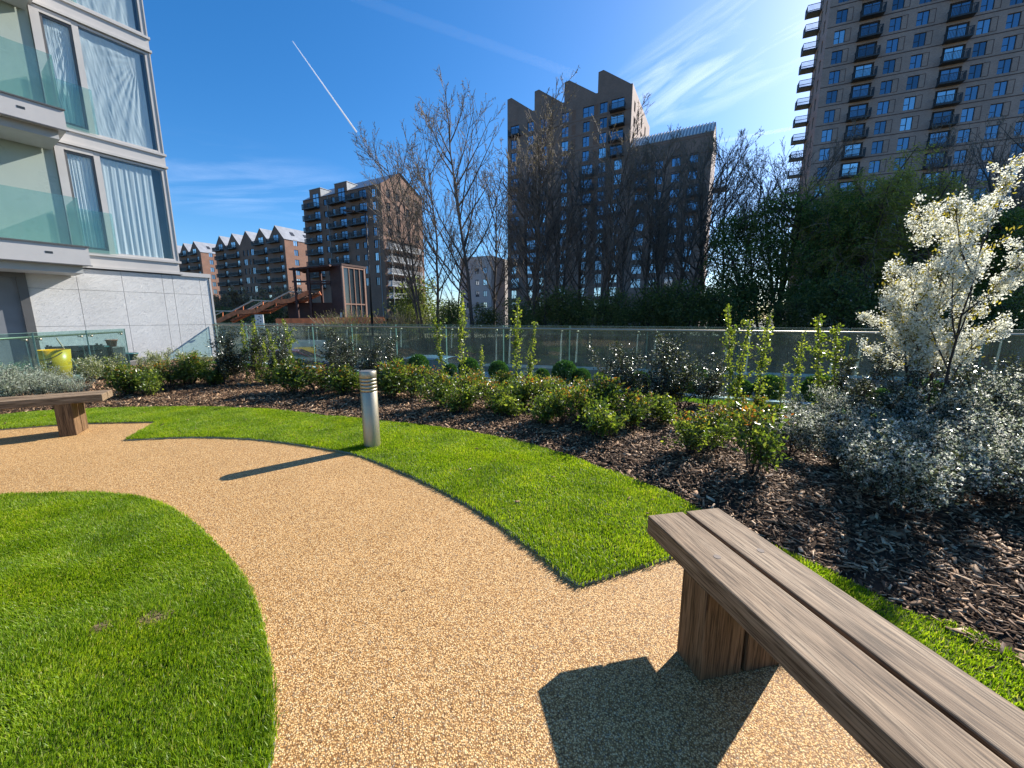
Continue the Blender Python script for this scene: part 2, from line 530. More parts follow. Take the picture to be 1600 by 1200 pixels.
# lawns
inner_pts = [(-5.6, 2.55), (-4.6, 2.70), (-3.924, 2.759), (-3.471, 2.792), (-3.052, 2.77), (-2.661, 2.666), (-2.23, 2.434), (-1.849, 2.166),
             (-1.498, 1.892), (-1.222, 1.631), (-1.048, 1.428), (-.912, 1.251), (-.818, 1.108), (-.736, .956), (-.70, .7), (-.72, .3), (-.9, -.2), (-1.5, -.7), (-3, -1.1), (-5, -.9), (-6.4, .2), (-6.5, 1.7), (-5.6, 2.55)]
inner = smooth_curve(inner_pts, 6)
sheet('lawn', inner, 0.012, M['grass_soil'])
strip_path = smooth_curve([(-4.297, 4.135), (-3.657, 4.228), (-3.04, 4.181), (-2.443, 4.024), (-1.85, 3.798), (-1.527, 3.648), (-1.035, 3.274), (-.62, 2.917), (-.276, 2.569), (0, 2.237), (.183, 1.994), (.272, 1.839), (.343, 1.76)], 6)
strip_left = [(-9.0, 3.55), (-7.6, 4.0), (-6.252, 4.534), (-5.861, 4.70), (-5.453, 4.82), (-4.631, 4.884)]
strip_recess = [(.97, 2.02), (1.13, 1.35), (1.32, .45), (1.5, -.8)]
strip_out = [(2.7, -1.4), (2.35, .4), (2.05, 1.25), (1.98, 1.47), (1.833, 1.571), (1.748, 1.741), (1.62, 1.98), (1.40, 2.36), (1.257, 2.717), (1.093, 2.941), (.852, 3.23), (.509, 3.648), (0, 4.09), (-.782, 4.534), (-1.678, 4.884), (-2.681, 5.218), (-3.824, 5.598), (-4.918, 5.70), (-6.012, 5.62), (-6.693, 5.45), (-7.15, 5.218), (-9.0, 4.3)]
strip = strip_left + strip_path + strip_recess + smooth_curve(strip_out, 4)
sheet('lawn', strip, 0.014, M['grass_soil'])
KO, KW = 0.72, 0.16
far_strip = [fence(1.5, KO + KW), fence(25, KO + KW), fence(25, KO + KW + .52), fence(1.5, KO + KW + .52)]
sheet('lawn', far_strip, 0.018, M['grass_soil'])
paving = [(-7.0, 4.6), (-8.55, 8.55), wallpt(3.0), wallpt(9)]
sheet('patio', [wallpt(2.1), (-9.9, 10.0), (-8.05, 5.2), (-7.5, 3.6), wallpt(9.5)], 0.004, M['paving'])
kb = MB()
s = 1.5
while s < 25:
    a = fence(s, KO + KW / 2); b = fence(s + .995, KO + KW / 2)
    kb.beam((*a, .03), (*b, .03), KW, .09); s += 1.0
tag(kb.build('kerb', M['kerb'], bevel=.006), kind='structure')

def edging(name, pts, label):
    mb = MB()
    for a, b in zip(pts[:-1], pts[1:]):
        mb.beam((*a, .004), (*b, .004), .005, .024)
    return tag(mb.build(name, M['mill_edge']), label, 'edging')
edging('lawn_edging', [q for q in inner if q[1] > -.3 and q[0] > -5.5], 'thin grey metal edging strip round the curved lawn')
edging('lawn_edging', strip_left[2:] + strip_path + strip_recess, 'thin metal edging between the gravel path and the outer grass strip')

# ------------------------------------------------------------------ grass blades
m_blade = leaf_mat('grass blade', [(0, (.09, .165, .008)), (.35, (.17, .285, .012)), (.7, (.245, .37, .018)), (.92, (.34, .43, .05)), (1, (.46, .42, .2))], .55, .42, tcol=(1.35, 1.3, .5), spec=.35, pos=2.6)
def blades(name, poly, density, h, seed, keep=None, z0=.012, wid=.0032, label=None, edge=None):
    rng = np.random.RandomState(seed)
    P = np.asarray(poly); lo = P.min(0); hi = P.max(0)
    n = int(density * np.prod(hi - lo))
    x, y = sample(poly, n, rng)
    if keep is not None:
        k = keep(x, y, rng); x, y = x[k], y[k]
    if edge is not None:                       # trimmed fringe that hangs a little over the edging
        ex, ey = edge; x = np.concatenate([x, ex]); y = np.concatenate([y, ey])
    n = len(x)
    clump = vnoise(x, y, .11, seed) * .6 + vnoise(x, y, .45, seed + 1) * .4
    hh = h * (.45 + 1.0 * clump) * rng.uniform(.6, 1.25, n)
    yaw = rng.uniform(0, 2 * math.pi, n)
    ly = 2 * math.pi * vnoise(x, y, .35, seed + 2) + rng.normal(0, .9, n)
    lean = np.abs(rng.normal(.3, .5, n)).clip(0, 1.6)
    dx = np.cos(ly) * lean * hh; dy = np.sin(ly) * lean * hh
    wx = np.cos(yaw) * wid / 2 * rng.uniform(.7, 1.3, n); wy = np.sin(yaw) * wid / 2 * rng.uniform(.7, 1.3, n)
    z = np.full(n, z0)
    V = np.empty((n, 5, 3), np.float32)
    V[:, 0] = np.stack([x - wx, y - wy, z], 1); V[:, 1] = np.stack([x + wx, y + wy, z], 1)
    V[:, 2] = np.stack([x + wx * .8 + dx * .4, y + wy * .8 + dy * .4, z + hh * .6], 1)
    V[:, 3] = np.stack([x - wx * .8 + dx * .4, y - wy * .8 + dy * .4, z + hh * .6], 1)
    V[:, 4] = np.stack([x + dx, y + dy, z + hh * (1 - .25 * np.clip(lean, 0, 1.5))], 1)
    b = np.arange(n) * 5
    Q = np.stack([b, b + 1, b + 2, b + 3], 1); T = np.stack([b + 3, b + 2, b + 4], 1)
    o = obj(name, np_mesh(name, V.reshape(-1, 3), [Q, T], m_blade))
    return tag(o, label, 'grass', kind='stuff')
def fringe(pts, seed, n_per=700, w_=.011):
    rng = np.random.RandomState(seed); X_ = []; Y_ = []
    for a, b in zip(pts[:-1], pts[1:]):
        L = math.hypot(b[0] - a[0], b[1] - a[1]); n = int(L * n_per)
        if n == 0: continue
        t = rng.rand(n); X_.append(a[0] + (b[0] - a[0]) * t + rng.normal(0, w_, n)); Y_.append(a[1] + (b[1] - a[1]) * t + rng.normal(0, w_, n))
    return np.concatenate(X_), np.concatenate(Y_)
bare = [(-1.62, 1.52, .045), (-1.80, 1.47, .025), (-2.2, 1.05, .03)]
def keep_inner(x, y, rng):
    k = (y > .55) & (x > -5.4)
    far = np.clip(1.25 - np.hypot(x + .9, y - .9) * .22, .4, 1)
    k &= rng.rand(len(x)) < far
    for bx, by, br in bare:
        k &= ~((np.hypot((x - bx) * .7, y - by) < br * rng.uniform(.6, 1.1, len(x))) & (rng.rand(len(x)) < .85))
    return k
blades('grass', inner, 62000, .026, 11, keep_inner, edge=fringe([q for q in inner if q[1] > .5 and q[0] > -5], 6, 420, .006), label='lush green grass of the rounded lawn inside the path')
blades('grass', strip, 26000, .027, 12, lambda x, y, r: (y > .2) & (x > -8.5), wid=.0042, edge=fringe(strip_left[2:] + strip_path + strip_recess, 5), label='mown green grass strip between the path and the bark bed')
blades('grass', far_strip, 9000, .045, 13, wid=.006, label='narrow bright grass strip along the pale kerb')

# dry patches and a scrap of bark in the rounded lawn
m_dry = leaf_mat('dry straw', [(0, (.20, .13, .07)), (.6, (.34, .24, .13)), (1, (.46, .36, .2))], .3, .6, tcol=(1.1, 1, .8))
rng = np.random.RandomState(19); C = []
for bx, by, br in bare:
    k = int(5200 * br); a = rng.uniform(0, 6.28, k); r_ = br * np.sqrt(rng.rand(k)) * 1.1; C.append(np.stack([bx + np.cos(a) * r_ * 1.3, by + np.sin(a) * r_, .016 + rng.rand(k) * .01], 1))
C = np.concatenate(C); n = len(C); a = rng.normal(.5, .7, n); L = rng.uniform(.02, .05, n); d = np.stack([np.cos(a) * L, np.sin(a) * L, rng.normal(0, .15, n) * L], 1); s_ = np.stack([-np.sin(a), np.cos(a), a * 0], 1) * .0016
V = np.stack([C - s_, C + s_, C + d + s_ * .4, C + d - s_ * .4], 1).reshape(-1, 3)
tag(obj('dry_grass', np_mesh('dry_grass', V, [np.arange(n * 4).reshape(-1, 4)], m_dry)), 'dry straw-coloured scuffs in the middle of the rounded lawn', 'grass', kind='stuff')
mb = MB(); mb.M = Matrix.Translation((-2.02, 1.02, .03)) @ Matrix.Rotation(.7, 4, 'Z') @ Matrix.Rotation(.25, 4, 'Y')
mb.prism([(-.04, -.008, 0), (-.01, -.016, .004), (.045, -.006, 0), (.04, .008, 0), (.0, .014, .006), (-.045, .006, 0)], (0, 0, .008))
tag(mb.build('bark_piece', simple('dark bark scrap', (.05, .03, .02), .7)), 'single dark scrap of bark lying on the rounded lawn', 'bark')

# ------------------------------------------------------------------ bark mulch bed
bed = smooth_curve(strip_out[5:], 4)[:] + [(-9.2, 4.2), (-8.0, 5.2), (-9.85, 9.95), wallpt(2.2), wallpt(.1, .05)] + [fence(1.4, KO + KW + .5), fence(24.5, KO + KW + .5), (11, -1.0), (3.2, -1.4), (2.35, .4)]
_edge = np.array(smooth_curve(strip_out, 4))
def mound(x, y):
    x = np.asarray(x, float); y = np.asarray(y, float)
    sh = x.shape; q = np.stack([x.ravel(), y.ravel()], 1); best = np.full(len(q), 9.0)
    for a, b in zip(_edge[:-1], _edge[1:]):
        ab = b - a; t = np.clip(((q - a) @ ab) / (ab @ ab), 0, 1)
        best = np.minimum(best, np.hypot(*(q - a - t[:, None] * ab).T))
    k = np.clip(best / .35, 0, 1).reshape(sh)
    return .004 + k * (.012 + .05 * vnoise(x, y, .9, 7) + .03 * vnoise(x, y, .23, 8))
gx = np.arange(-12, 11.5, .09); gy = np.arange(-1.6, 13.4, .09)
X, Y = np.meshgrid(gx, gy)
ins = inside(bed, X.ravel(), Y.ravel()).reshape(X.shape)
Z = np.where(ins, mound(X, Y), .002)
idx = np.arange(X.size).reshape(X.shape)
cell = ins[:-1, :-1] | ins[1:, :-1] | ins[:-1, 1:] | ins[1:, 1:]
F = np.stack([idx[:-1, :-1][cell], idx[:-1, 1:][cell], idx[1:, 1:][cell], idx[1:, :-1][cell]], 1)
tag(obj('mulch_bed', np_mesh('mulch_bed', np.stack([X.ravel(), Y.ravel(), Z.ravel()], 1), [F], M['soil'], True)), kind='structure')
m_chip, nt, out = new_mat('bark chip')
gm = nt.nodes.new('ShaderNodeNewGeometry')
p = nt.nodes.new('ShaderNodeBsdfPrincipled'); p.inputs['Roughness'].default_value = .7; p.inputs['Specular IOR Level'].default_value = .22
c = ramp(nt, gm.outputs['Random Per Island'], [(0, (.035, .018, .009)), (.3, (.10, .053, .027)), (.62, (.21, .118, .06)), (.87, (.40, .25, .14)), (1, (.64, .46, .29))])
nt.links.new(c, p.inputs['Base Color']); nt.links.new(p.outputs[0], out.inputs[0])
def chips(name, poly, density, seed, label, big=1.0, zfix=None):
    rng = np.random.RandomState(seed); P = np.asarray(poly)
    x, y = sample(poly, int(density * np.prod(P.max(0) - P.min(0))), rng)
    k = (np.hypot(x, y) < 16) & (y > -.6) & (x > -11)
    far = np.clip(1.5 - .11 * np.hypot(x, y), .45, 1); k &= rng.rand(len(x)) < far
    x, y = x[k], y[k]; n = len(x)
    L = rng.lognormal(math.log(.027), .5, n).clip(.012, .1) * big * (1 + .03 * np.hypot(x, y)); W = L * rng.uniform(.16, .45, n); Tk = rng.uniform(.002, .005, n)
    yaw = rng.uniform(0, 2 * math.pi, n); pit = rng.normal(0, .3, n); rol = rng.normal(0, .45, n)
    d = np.stack([np.cos(yaw) * np.cos(pit), np.sin(yaw) * np.cos(pit), np.sin(pit)], 1)
    s = np.stack([-np.sin(yaw) * np.cos(rol), np.cos(yaw) * np.cos(rol), np.sin(rol)], 1)
    u = np.cross(d, s)
    c = np.stack([x, y, (mound(x, y) if zfix is None else zfix) + rng.uniform(0, .02 if zfix is None else .006, n)], 1)
    hl = (d.T * L / 2).T; hw = (s.T * W / 2).T; ht = (u.T * Tk).T
    V = np.empty((n, 8, 3), np.float32)
    q = rng.uniform(.35, 1, (n, 4, 1))
    V[:, 0] = c - hl - hw * q[:, 0]; V[:, 1] = c + hl - hw * q[:, 1]; V[:, 2] = c + hl + hw * q[:, 2]; V[:, 3] = c - hl + hw * q[:, 3]
    V[:, 4:] = V[:, :4] + ht[:, None, :]
    b = (np.arange(n) * 8)[:, None]
    F = np.concatenate([b + np.array(f) for f in ((4, 5, 6, 7), (0, 1, 5, 4), (1, 2, 6, 5), (2, 3, 7, 6), (3, 0, 4, 7))])
    tag(obj(name, np_mesh(name, V.reshape(-1, 3), [F], m_chip)), label, 'mulch', kind='stuff')
chips('bark_mulch', bed, 2500, 21, 'dark brown bark chips covering the planting bed')

chips('stray_bark', strip, 9, 22, 'stray bark chips kicked onto the grass strip', .8, .03)
chips('path_litter', [(-8, 4.4), (-4.6, 4.6), (-1.5, 3.4), (.2, 1.7), (.9, 1.9), (1.0, .6), (-.6, .6), (-1.0, 1.6), (-2.4, 2.8), (-6, 2.9)], 2.5, 23, 'small bits of leaf and bark scattered on the gravel path', .3, .003)

# ------------------------------------------------------------------ timber benches
def wood_mat(name, cols, axis):
    m, nt, out = new_mat(name)
    p = nt.nodes.new('ShaderNodeBsdfPrincipled'); p.inputs['Roughness'].default_value = .72; p.inputs['Specular IOR Level'].default_value = .25
    sc3 = [26, 26, 26]; sc3[axis] = 1.6
    co = coords(nt, tuple(sc3))
    f = noise(nt, co, 1.0, 8, .68, .35)
    sc4 = [150, 150, 150]; sc4[axis] = 6
    f2 = noise(nt, coords(nt, tuple(sc4)), 1.0, 4, .6)
    c1 = ramp(nt, f, [(.28, cols[0]), (.48, cols[1]), (.7, cols[2])])
    mx = node(nt, 'ShaderNodeMix', data_type='RGBA', blend_type='MULTIPLY'); mx.inputs[0].default_value = 1
    nt.links.new(c1, mx.inputs[6]); nt.links.new(ramp(nt, f2, [(.39, (.40, .37, .34)), (.47, (.88, .87, .86)), (.56, (1.06, 1.05, 1.04)), (.66, (1.36, 1.34, 1.32))]), mx.inputs[7])
    nt.links.new(mx.outputs[2], p.inputs['Base Color'])
    sc5 = [34, 34, 34]; sc5[axis] = .9
    f3 = noise(nt, coords(nt, tuple(sc5)), 1.0, 3, .5, .2)
    mx3 = node(nt, 'ShaderNodeMix', data_type='RGBA', blend_type='MULTIPLY'); mx3.inputs[0].default_value = 1
    nt.links.new(mx.outputs[2], mx3.inputs[6]); nt.links.new(ramp(nt, f3, [(.485, (1, 1, 1)), (.5, (.5, .47, .44)), (.515, (1, 1, 1))]), mx3.inputs[7])
    mx = mx3; nt.links.new(mx.outputs[2], p.inputs['Base Color'])
    b1 = bump(nt, f2, .6, .002); nt.links.new(bump(nt, f, .3, .003, b1), p.inputs['Normal'])
    nt.links.new(p.outputs[0], out.inputs[0])
    return m
M['wood_top'] = wood_mat('weathered hardwood', [(.118, .074, .041), (.222, .152, .092), (.34, .252, .165)], 1)
M['wood_leg'] = wood_mat('brown hardwood', [(.10, .055, .025), (.17, .098, .046), (.24, .145, .075)], 2)
M['wood_plug'] = simple('dark timber plug', (.13, .09, .065), .7)
def bench(name, label, loc, rz, length, legs, wood=None):
    t = thing(name, label, 'bench', loc, rz, 'timber benches beside the path')
    # local: x across, y along
    for x0, x1 in ((0, .178), (.197, .368)):
        mb = MB(); mb.box(x0, x1, 0, length, .375, .46)
        sl_ = mb.build('seat_slat', M['wood_top'], t, bevel=.005)
        for y in legs:
            pm = MB(); pm.lathe([(0, .0012), (.013, .0012), (.014, -.004)], 16, 0, ((x0 + x1) / 2, y, .46))
            pm.build('bolt_plug', M['wood_plug'], sl_)
    for y in legs:
        mb = MB(); mb.box(.002, .182, y - .07, y + .07, .0, .374); mb.build('leg', M['wood_leg'], t, bevel=.004)
        mb = MB(); mb.box(.2, .366, y - .07, y + .07, .0, .374); mb.build('leg', M['wood_leg'], t, bevel=.004)
        mb = MB(); mb.box(.182, .2, y - .045, y + .045, .02, .37); mb.build('leg_spacer', M['dark_plastic'], t)
    return t
# bench axis runs along (.2,-.98) from its far end; local +y is that way, local x = across to the right
rz1 = math.atan2(.2, .98)            # local -y ...
b1 = bench('timber_bench', 'weathered brown two-plank bench with thick block legs standing closest to the viewer', (.621, 1.633, 0), 0, 1.9, (.335, 1.57))
b1.rotation_euler = (0, 0, 0)
def set_basis(o, xa, ya, loc):
    m = Matrix(((xa[0], ya[0], 0, loc[0]), (xa[1], ya[1], 0, loc[1]), (0, 0, 1, loc[2]), (0, 0, 0, 1)))
    o.matrix_world = m
set_basis(b1, (.98, .2), (.2, -.98), (.621, 1.633, 0))
b2 = copy_thing(b1, (0, 0, 0), label='low wooden bench in front of the silvery shrubs near the glazed patio')
set_basis(b2, (-.52, .853), (-.838, -.545), (-4.853, 4.464, 0))

# ------------------------------------------------------------------ stainless bollard light
bo = thing('bollard_light', 'short round stainless steel bollard light with louvred head on the grass edge', 'bollard', (-1.478, 3.90, 0))
mb = MB(); mb.lathe([(0.0, 0), (.088, 0), (.088, .012), (.083, .016), (.083, .60), (.079, .605), (.0, .605)], 48); mb.build('post', M['steel'], bo, True)
for k in range(4):
    mb = MB(); z = .608 + k * .035
    mb.lathe([(.05, z), (.080, z), (.083, z + .004), (.083, z + .024), (.08, z + .028), (.05, z + .028)], 48); mb.build('louvre_ring', M['steel'], bo, True)
mb = MB(); mb.lathe([(.0, .60), (.055, .60), (.055, .75), (0, .75)], 32); mb.build('lamp_tube', simple('frosted lamp tube', (.5, .48, .42), .4), bo, True)
mb = MB(); mb.lathe([(0, .748), (.083, .748), (.0845, .752), (.0845, .812), (.081, .817), (0, .819)], 48); mb.build('cap', M['steel'], bo, True)
for o in bo.children:
    e = o.modifiers.new('edge', 'EDGE_SPLIT'); e.split_angle = R(40)

# ------------------------------------------------------------------ glass balustrades
M['glass_edge'] = simple('ground glass edge', (.16, .27, .24), .4)
m_l, nt, out = new_mat('pale glass streak')  # sheer pale streaks laid on the glass, one below each clamp
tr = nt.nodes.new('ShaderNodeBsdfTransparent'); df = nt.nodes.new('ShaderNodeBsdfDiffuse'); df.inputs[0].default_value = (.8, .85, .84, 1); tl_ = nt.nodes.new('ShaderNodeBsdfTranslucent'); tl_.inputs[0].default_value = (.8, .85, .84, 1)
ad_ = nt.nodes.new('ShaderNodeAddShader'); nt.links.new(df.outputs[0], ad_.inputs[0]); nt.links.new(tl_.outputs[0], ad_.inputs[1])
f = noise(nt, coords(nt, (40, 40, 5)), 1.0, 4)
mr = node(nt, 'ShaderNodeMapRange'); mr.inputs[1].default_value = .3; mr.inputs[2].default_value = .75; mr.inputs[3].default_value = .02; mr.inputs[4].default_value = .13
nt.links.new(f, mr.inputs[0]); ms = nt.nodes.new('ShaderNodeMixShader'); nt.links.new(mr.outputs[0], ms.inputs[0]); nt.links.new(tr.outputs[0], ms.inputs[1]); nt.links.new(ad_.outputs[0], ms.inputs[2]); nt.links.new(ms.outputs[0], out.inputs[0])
M['clamp_streak'] = m_l
def balustrade(label, P0, P1, pane_len, zg0, zg1, zr, rail_off, first=0.0, name='glass_balustrade'):
    P0 = Vector((*P0, 0)); P1 = Vector((*P1, 0)); d = (P1 - P0); L = d.length; d.normalize(); n = Vector((d.y, -d.x, 0))
    t = thing(name, label, 'balustrade', P0)
    s = 0.0; e = first if first else pane_len
    while s < L - .05:
        e = min(e, L)
        a = d * (s + .006); b = d * (e - .006)
        mb = MB(); mb.beam(a + Vector((0, 0, (zg0 + zg1) / 2)), b + Vector((0, 0, (zg0 + zg1) / 2)), .017, zg1 - zg0)
        mb.beam(a + Vector((0, 0, (zg0 + zg1) / 2)), a + d * .0025 + Vector((0, 0, (zg0 + zg1) / 2)), .0176, zg1 - zg0, 1); mb.beam(b - d * .0025 + Vector((0, 0, (zg0 + zg1) / 2)), b + Vector((0, 0, (zg0 + zg1) / 2)), .0176, zg1 - zg0, 1)
        mb.beam(a + Vector((0, 0, zg1 + .002)), b + Vector((0, 0, zg1 + .002)), .0176, .004, 1)
        pg = mb.build('glass_panel', [M['rail_glass'], M['glass_edge']], t)
        for q in (s + .17, e - .17):
            if e - s < .4: continue
            c = d * q + Vector((0, 0, zr - .045)); m2 = MB()
            m2.tube(c - n * .012, c + n * .02, .022, n=14); m2.tube(c + n * .012, c + n * (rail_off), .008, n=8)
            m2.tube(c + n * rail_off + Vector((0, 0, 0)), c + n * rail_off + Vector((0, 0, .04)), .008, n=8)
            m2.build('rail_clamp', M['steel'], t, True)
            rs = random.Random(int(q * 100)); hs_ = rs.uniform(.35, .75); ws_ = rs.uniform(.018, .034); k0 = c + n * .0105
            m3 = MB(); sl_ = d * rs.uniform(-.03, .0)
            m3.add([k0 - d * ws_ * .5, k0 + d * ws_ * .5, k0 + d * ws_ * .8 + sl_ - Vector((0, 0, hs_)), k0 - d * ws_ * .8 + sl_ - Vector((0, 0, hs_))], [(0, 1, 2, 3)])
            m3.build('pale_streak', M['clamp_streak'], pg)
        s = e; e = s + pane_len
    mb = MB(); mb.tube(n * rail_off + Vector((0, 0, zr)), d * L + n * rail_off + Vector((0, 0, zr)), .021, n=16)
    mb.build('handrail', M['steel'], t, True)
    return t
balustrade('long clear glass balustrade with steel handrail along the terrace edge', fence(.05), fence(24.5), 1.53, -.25, 1.185, 1.12, .06, first=1.65)
balustrade('short glass balustrade closing off the patio by the grey building', (-9.88, 9.9), (-7.7, 4.3), 1.5, .02, 1.08, 1.0, .06)

# ------------------------------------------------------------------ building helpers
def facade(mb, x0, x1, z0, z1, ops, depth, y=0.0, mi=0, mr=None):
    """wall in the plane y, with real openings and reveals going inwards (+y)"""
    if mr is None: mr = mi
    ops = [o for o in ops if o[1] > x0 and o[0] < x1]
    xs = sorted({x0, x1} | {round(v, 3) for o in ops for v in o[:2] if x0 < v < x1})
    for xa, xb in zip(xs[:-1], xs[1:]):
        c = (xa + xb) / 2
        col = sorted((max(z0, o[2]), min(z1, o[3])) for o in ops if o[0] < c < o[1])
        z = z0
        for a, b in col:
            if a > z + 1e-4: mb.quad((xa, y, z), (xb, y, z), (xb, y, a), (xa, y, a), mi)
            z = max(z, b)
        if z < z1 - 1e-4: mb.quad((xa, y, z), (xb, y, z), (xb, y, z1), (xa, y, z1), mi)
    for a, b, c, d in ops:
        e = y + depth
        mb.quad((a, y, c), (a, e, c), (a, e, d), (a, y, d), mr); mb.quad((b, y, c), (b, y, d), (b, e, d), (b, e, c), mr)
        mb.quad((a, y, c), (b, y, c), (b, e, c), (a, e, c), mr); mb.quad((a, y, d), (a, e, d), (b, e, d), (b, y, d), mr)

_cache = {}
def window_mesh(wd, ht, style):
    k = (round(wd, 2), round(ht, 2), style)
    if k not in _cache:
        mb = MB(); b = .07
        mb.box(0, wd, -.03, .05, 0, b); mb.box(0, wd, -.03, .05, ht - b, ht); mb.box(0, b, -.03, .05, b, ht - b); mb.box(wd - b, wd, -.03, .05, b, ht - b)
        if style >= 1: mb.box(wd * .5 - .05, wd * .5 + .05, -.025, .045, b, ht - b)
        if style >= 2: mb.box(b, wd * .5 - .05, -.022, .042, ht * .42, ht * .42 + .07)
        mb.quad((b, .02, b), (wd - b, .02, b), (wd - b, .02, ht - b), (b, .02, ht - b), 1)
        _cache[k] = mb.mesh('window', [M['dark_frame'], M['pane']])
    return _cache[k]
def balcony_mesh(wd, dp, style=0):
    k = ('b', round(wd, 2), round(dp, 2), style)
    if k not in _cache:
        mb = MB()
        mb.box(0, wd, -dp, 0, 0, .22); 
        mb.box(0, wd, -dp, -dp + .05, 1.22, 1.3); mb.box(0, .05, -dp, 0, 1.22, 1.3); mb.box(wd - .05, wd, -dp, 0, 1.22, 1.3)
        n = max(3, int(wd / .16))
        for i in range(n + 1):
            x = i * (wd - .04) / n
            mb.box(x, x + .05, -dp + .003, -dp + .045, .22, 1.22)
        for i in range(1, max(2, int(dp / .16))):
            y = -dp + i * .16
            mb.box(.003, .045, y, y + .05, .22, 1.22); mb.box(wd - .045, wd - .003, y, y + .05, .22, 1.22)
        _cache[k] = mb.mesh('balcony', [M['balcony_metal'] if style == 0 else M['balcony_pale']])
    return _cache[k]

class Building:
    def __init__(self, name, label, cat, C, dx, group=None):
        a = math.atan2(dx[1], dx[0])
        self.root = thing(name, label, cat, (C[0], C[1], 0), a, group)
        self.nw = 0; self.late = []
    def window(self, x, y, z, wd, ht, style=1, rot=0.0):
        if self.nw >= 100: return self.late.append((x, y, z, wd, ht, style, rot))
        self.nw += 1
        o = obj('window', window_mesh(wd, ht, style), self.root, (x, y, z)); o.rotation_euler = (0, 0, rot)
    def balcony(self, x, y, z, wd, dp, style=0, rot=0.0):
        o = obj('balcony', balcony_mesh(wd, dp, style), self.root, (x, y, z)); o.rotation_euler = (0, 0, rot)
    def finish(self):
        if self.late:
            mb = MB()
            for x, y, z, wd, ht, style, rot in self.late:
                mb.M = Matrix.Translation((x, y, z)) @ Matrix.Rotation(rot, 4, 'Z')
                mb.box(0, wd, -.03, .05, 0, .07); mb.box(0, wd, -.03, .05, ht - .07, ht); mb.box(0, .07, -.03, .05, .07, ht - .07); mb.box(wd - .07, wd, -.03, .05, .07, ht - .07)
                mb.box(wd / 2 - .05, wd / 2 + .05, -.025, .045, .07, ht - .07)
                mb.quad((.07, .02, .07), (wd - .07, .02, .07), (wd - .07, .02, ht - .07), (.07, .02, ht - .07), 1)
            o = mb.build('windows', [M['dark_frame'], M['pane']], self.root); o['kind'] = 'stuff'
        self.late = []

DX = (.88, -.474)
GZ = -1.45
# ================================================================== middle tower
C = (24.75, 88.0)
b = Building('apartment_tower', 'tall brown brick tower with a four-tooth sawtooth roofline behind the bare trees', 'building', C, DX)
K = 1.1
rowz = [1.35 + (40.6 - 1.35) * K - 2.945 * k for k in range(15)]      # sill heights
ops = []; wins = []; bals = []
cols = [(-28.4, 1.5, 'edge'), (-24.0, 1.65, ''), (-20.6, 1.6, ''), (-15.4, 1.6, ''), (-10.4, 1.5, 'mid'), (-6.7, 1.6, ''), (-4.2, 1.6, 'right')]
for k, z in enumerate(rowz):
    if z < 3: continue
    for x, wd, kind in cols:
        bal = (kind == 'right' and k in (0, 1, 2, 3, 7)) or (kind == 'mid' and k in (4, 5, 6)) or (kind == 'edge' and k in (0, 4, 7, 8, 10, 12)) or (x == -24.0 and k in (8, 9, 10))
        big = (kind == 'mid' and k == 0)
        if bal: o = (x - .1, x + 2.6 if kind != 'edge' else x + 2.2, z - .25, z + 2.1)
        elif big: o = (x - .1, x + 2.4, z, z + 2.05)
        else:
            x2 = x + (1.0 if kind == 'right' else 0)
            o = (x2, x2 + wd, z, z + 2.05)
        ops.append(o); wins.append((*o, 2 if not bal else 1)); 
        if bal: bals.append((o[0] - .1, o[1] + .35, o[2] - .25))
wz = [1.35 + (28.7 - 1.35) * K - 2.945 * k for k in range(10)]
for k, z in enumerate(wz):
    if z < 6: continue
    for x, wd, kb_ in ((1.5, 2.1, k in (0, 1, 2)), (5.3, 1.5, False), (8.45, 1.7, False), (11.7, 1.6, k in (2, 3))):
        o = (x, x + wd + (.5 if kb_ else 0), z - (.2 if kb_ else 0), z + 1.9)
        ops.append(o); wins.append((*o, 2)); 
        if kb_: bals.append((o[0] - .15, o[1] + .3, o[2] - .25))
ZE = 48.7; ZP = 52.6; ZW = 36.5
mb = MB()
facade(mb, -29.35, 0, GZ, ZE, [o for o in ops if o[1] < 0.0], .28)
facade(mb, 0, 15.7, GZ, ZW, [o for o in ops if o[0] > 0.0], .28)
# recessed blind panels beside the windows
edges = [-29.35, -22.2, -14.9, -7.3, 0]
D1, D2 = 21.0, 17.0
for a, c in zip(edges[:-1], edges[1:]):
    out_ = [(a, 0, ZE), (a, 0, ZP), (a + 1.1, 0, ZP + .15), (c - .5, 0, ZE + .05), (c, 0, ZE)]
    mb.poly(out_); mb.poly([(p[0], D1, p[2]) for p in out_])
    mb.quad((a, 0, ZE), (a, 0, ZP), (a, D1, ZP), (a, D1, ZE))
# side walls and backs
sops = []
for k in range(0, 4):
    for q, yy in enumerate((2.2, 6.0, 10.0, 14.5)):
        sops.append((yy, yy + 1.3, rowz[k], rowz[k] + 2.0))
m2 = MB(); m2.M = Matrix.Rotation(R(90), 4, 'Z')      # local x -> y ; local +y -> -x (inwards)
facade(m2, 0, D1, ZW - 1, ZE, sops, .25)
base = len(mb.v); mb.v += m2.v; mb.f += [[base + i for i in f] for f in m2.f]; mb.m += m2.m
wops = [(yy, yy + 1.3, z, z + 1.9) for z in wz if z > 8 for yy in (2.5, 8.0)]
m2 = MB(); m2.M = Matrix.Translation((15.7, 0, 0)) @ Matrix.Rotation(R(90), 4, 'Z')
facade(m2, 0, D2, GZ, ZW, wops, .25)
base = len(mb.v); mb.v += m2.v; mb.f += [[base + i for i in f] for f in m2.f]; mb.m += m2.m
mb.poly([(15.7, 0, ZW), (15.7, D2, ZW), (15.7, D2, ZW + 1.4), (15.7, 3, ZW + 2.75)])
mb.quad((-29.35, 0, GZ), (-29.35, D1, GZ), (-29.35, D1, ZE), (-29.35, 0, ZE))
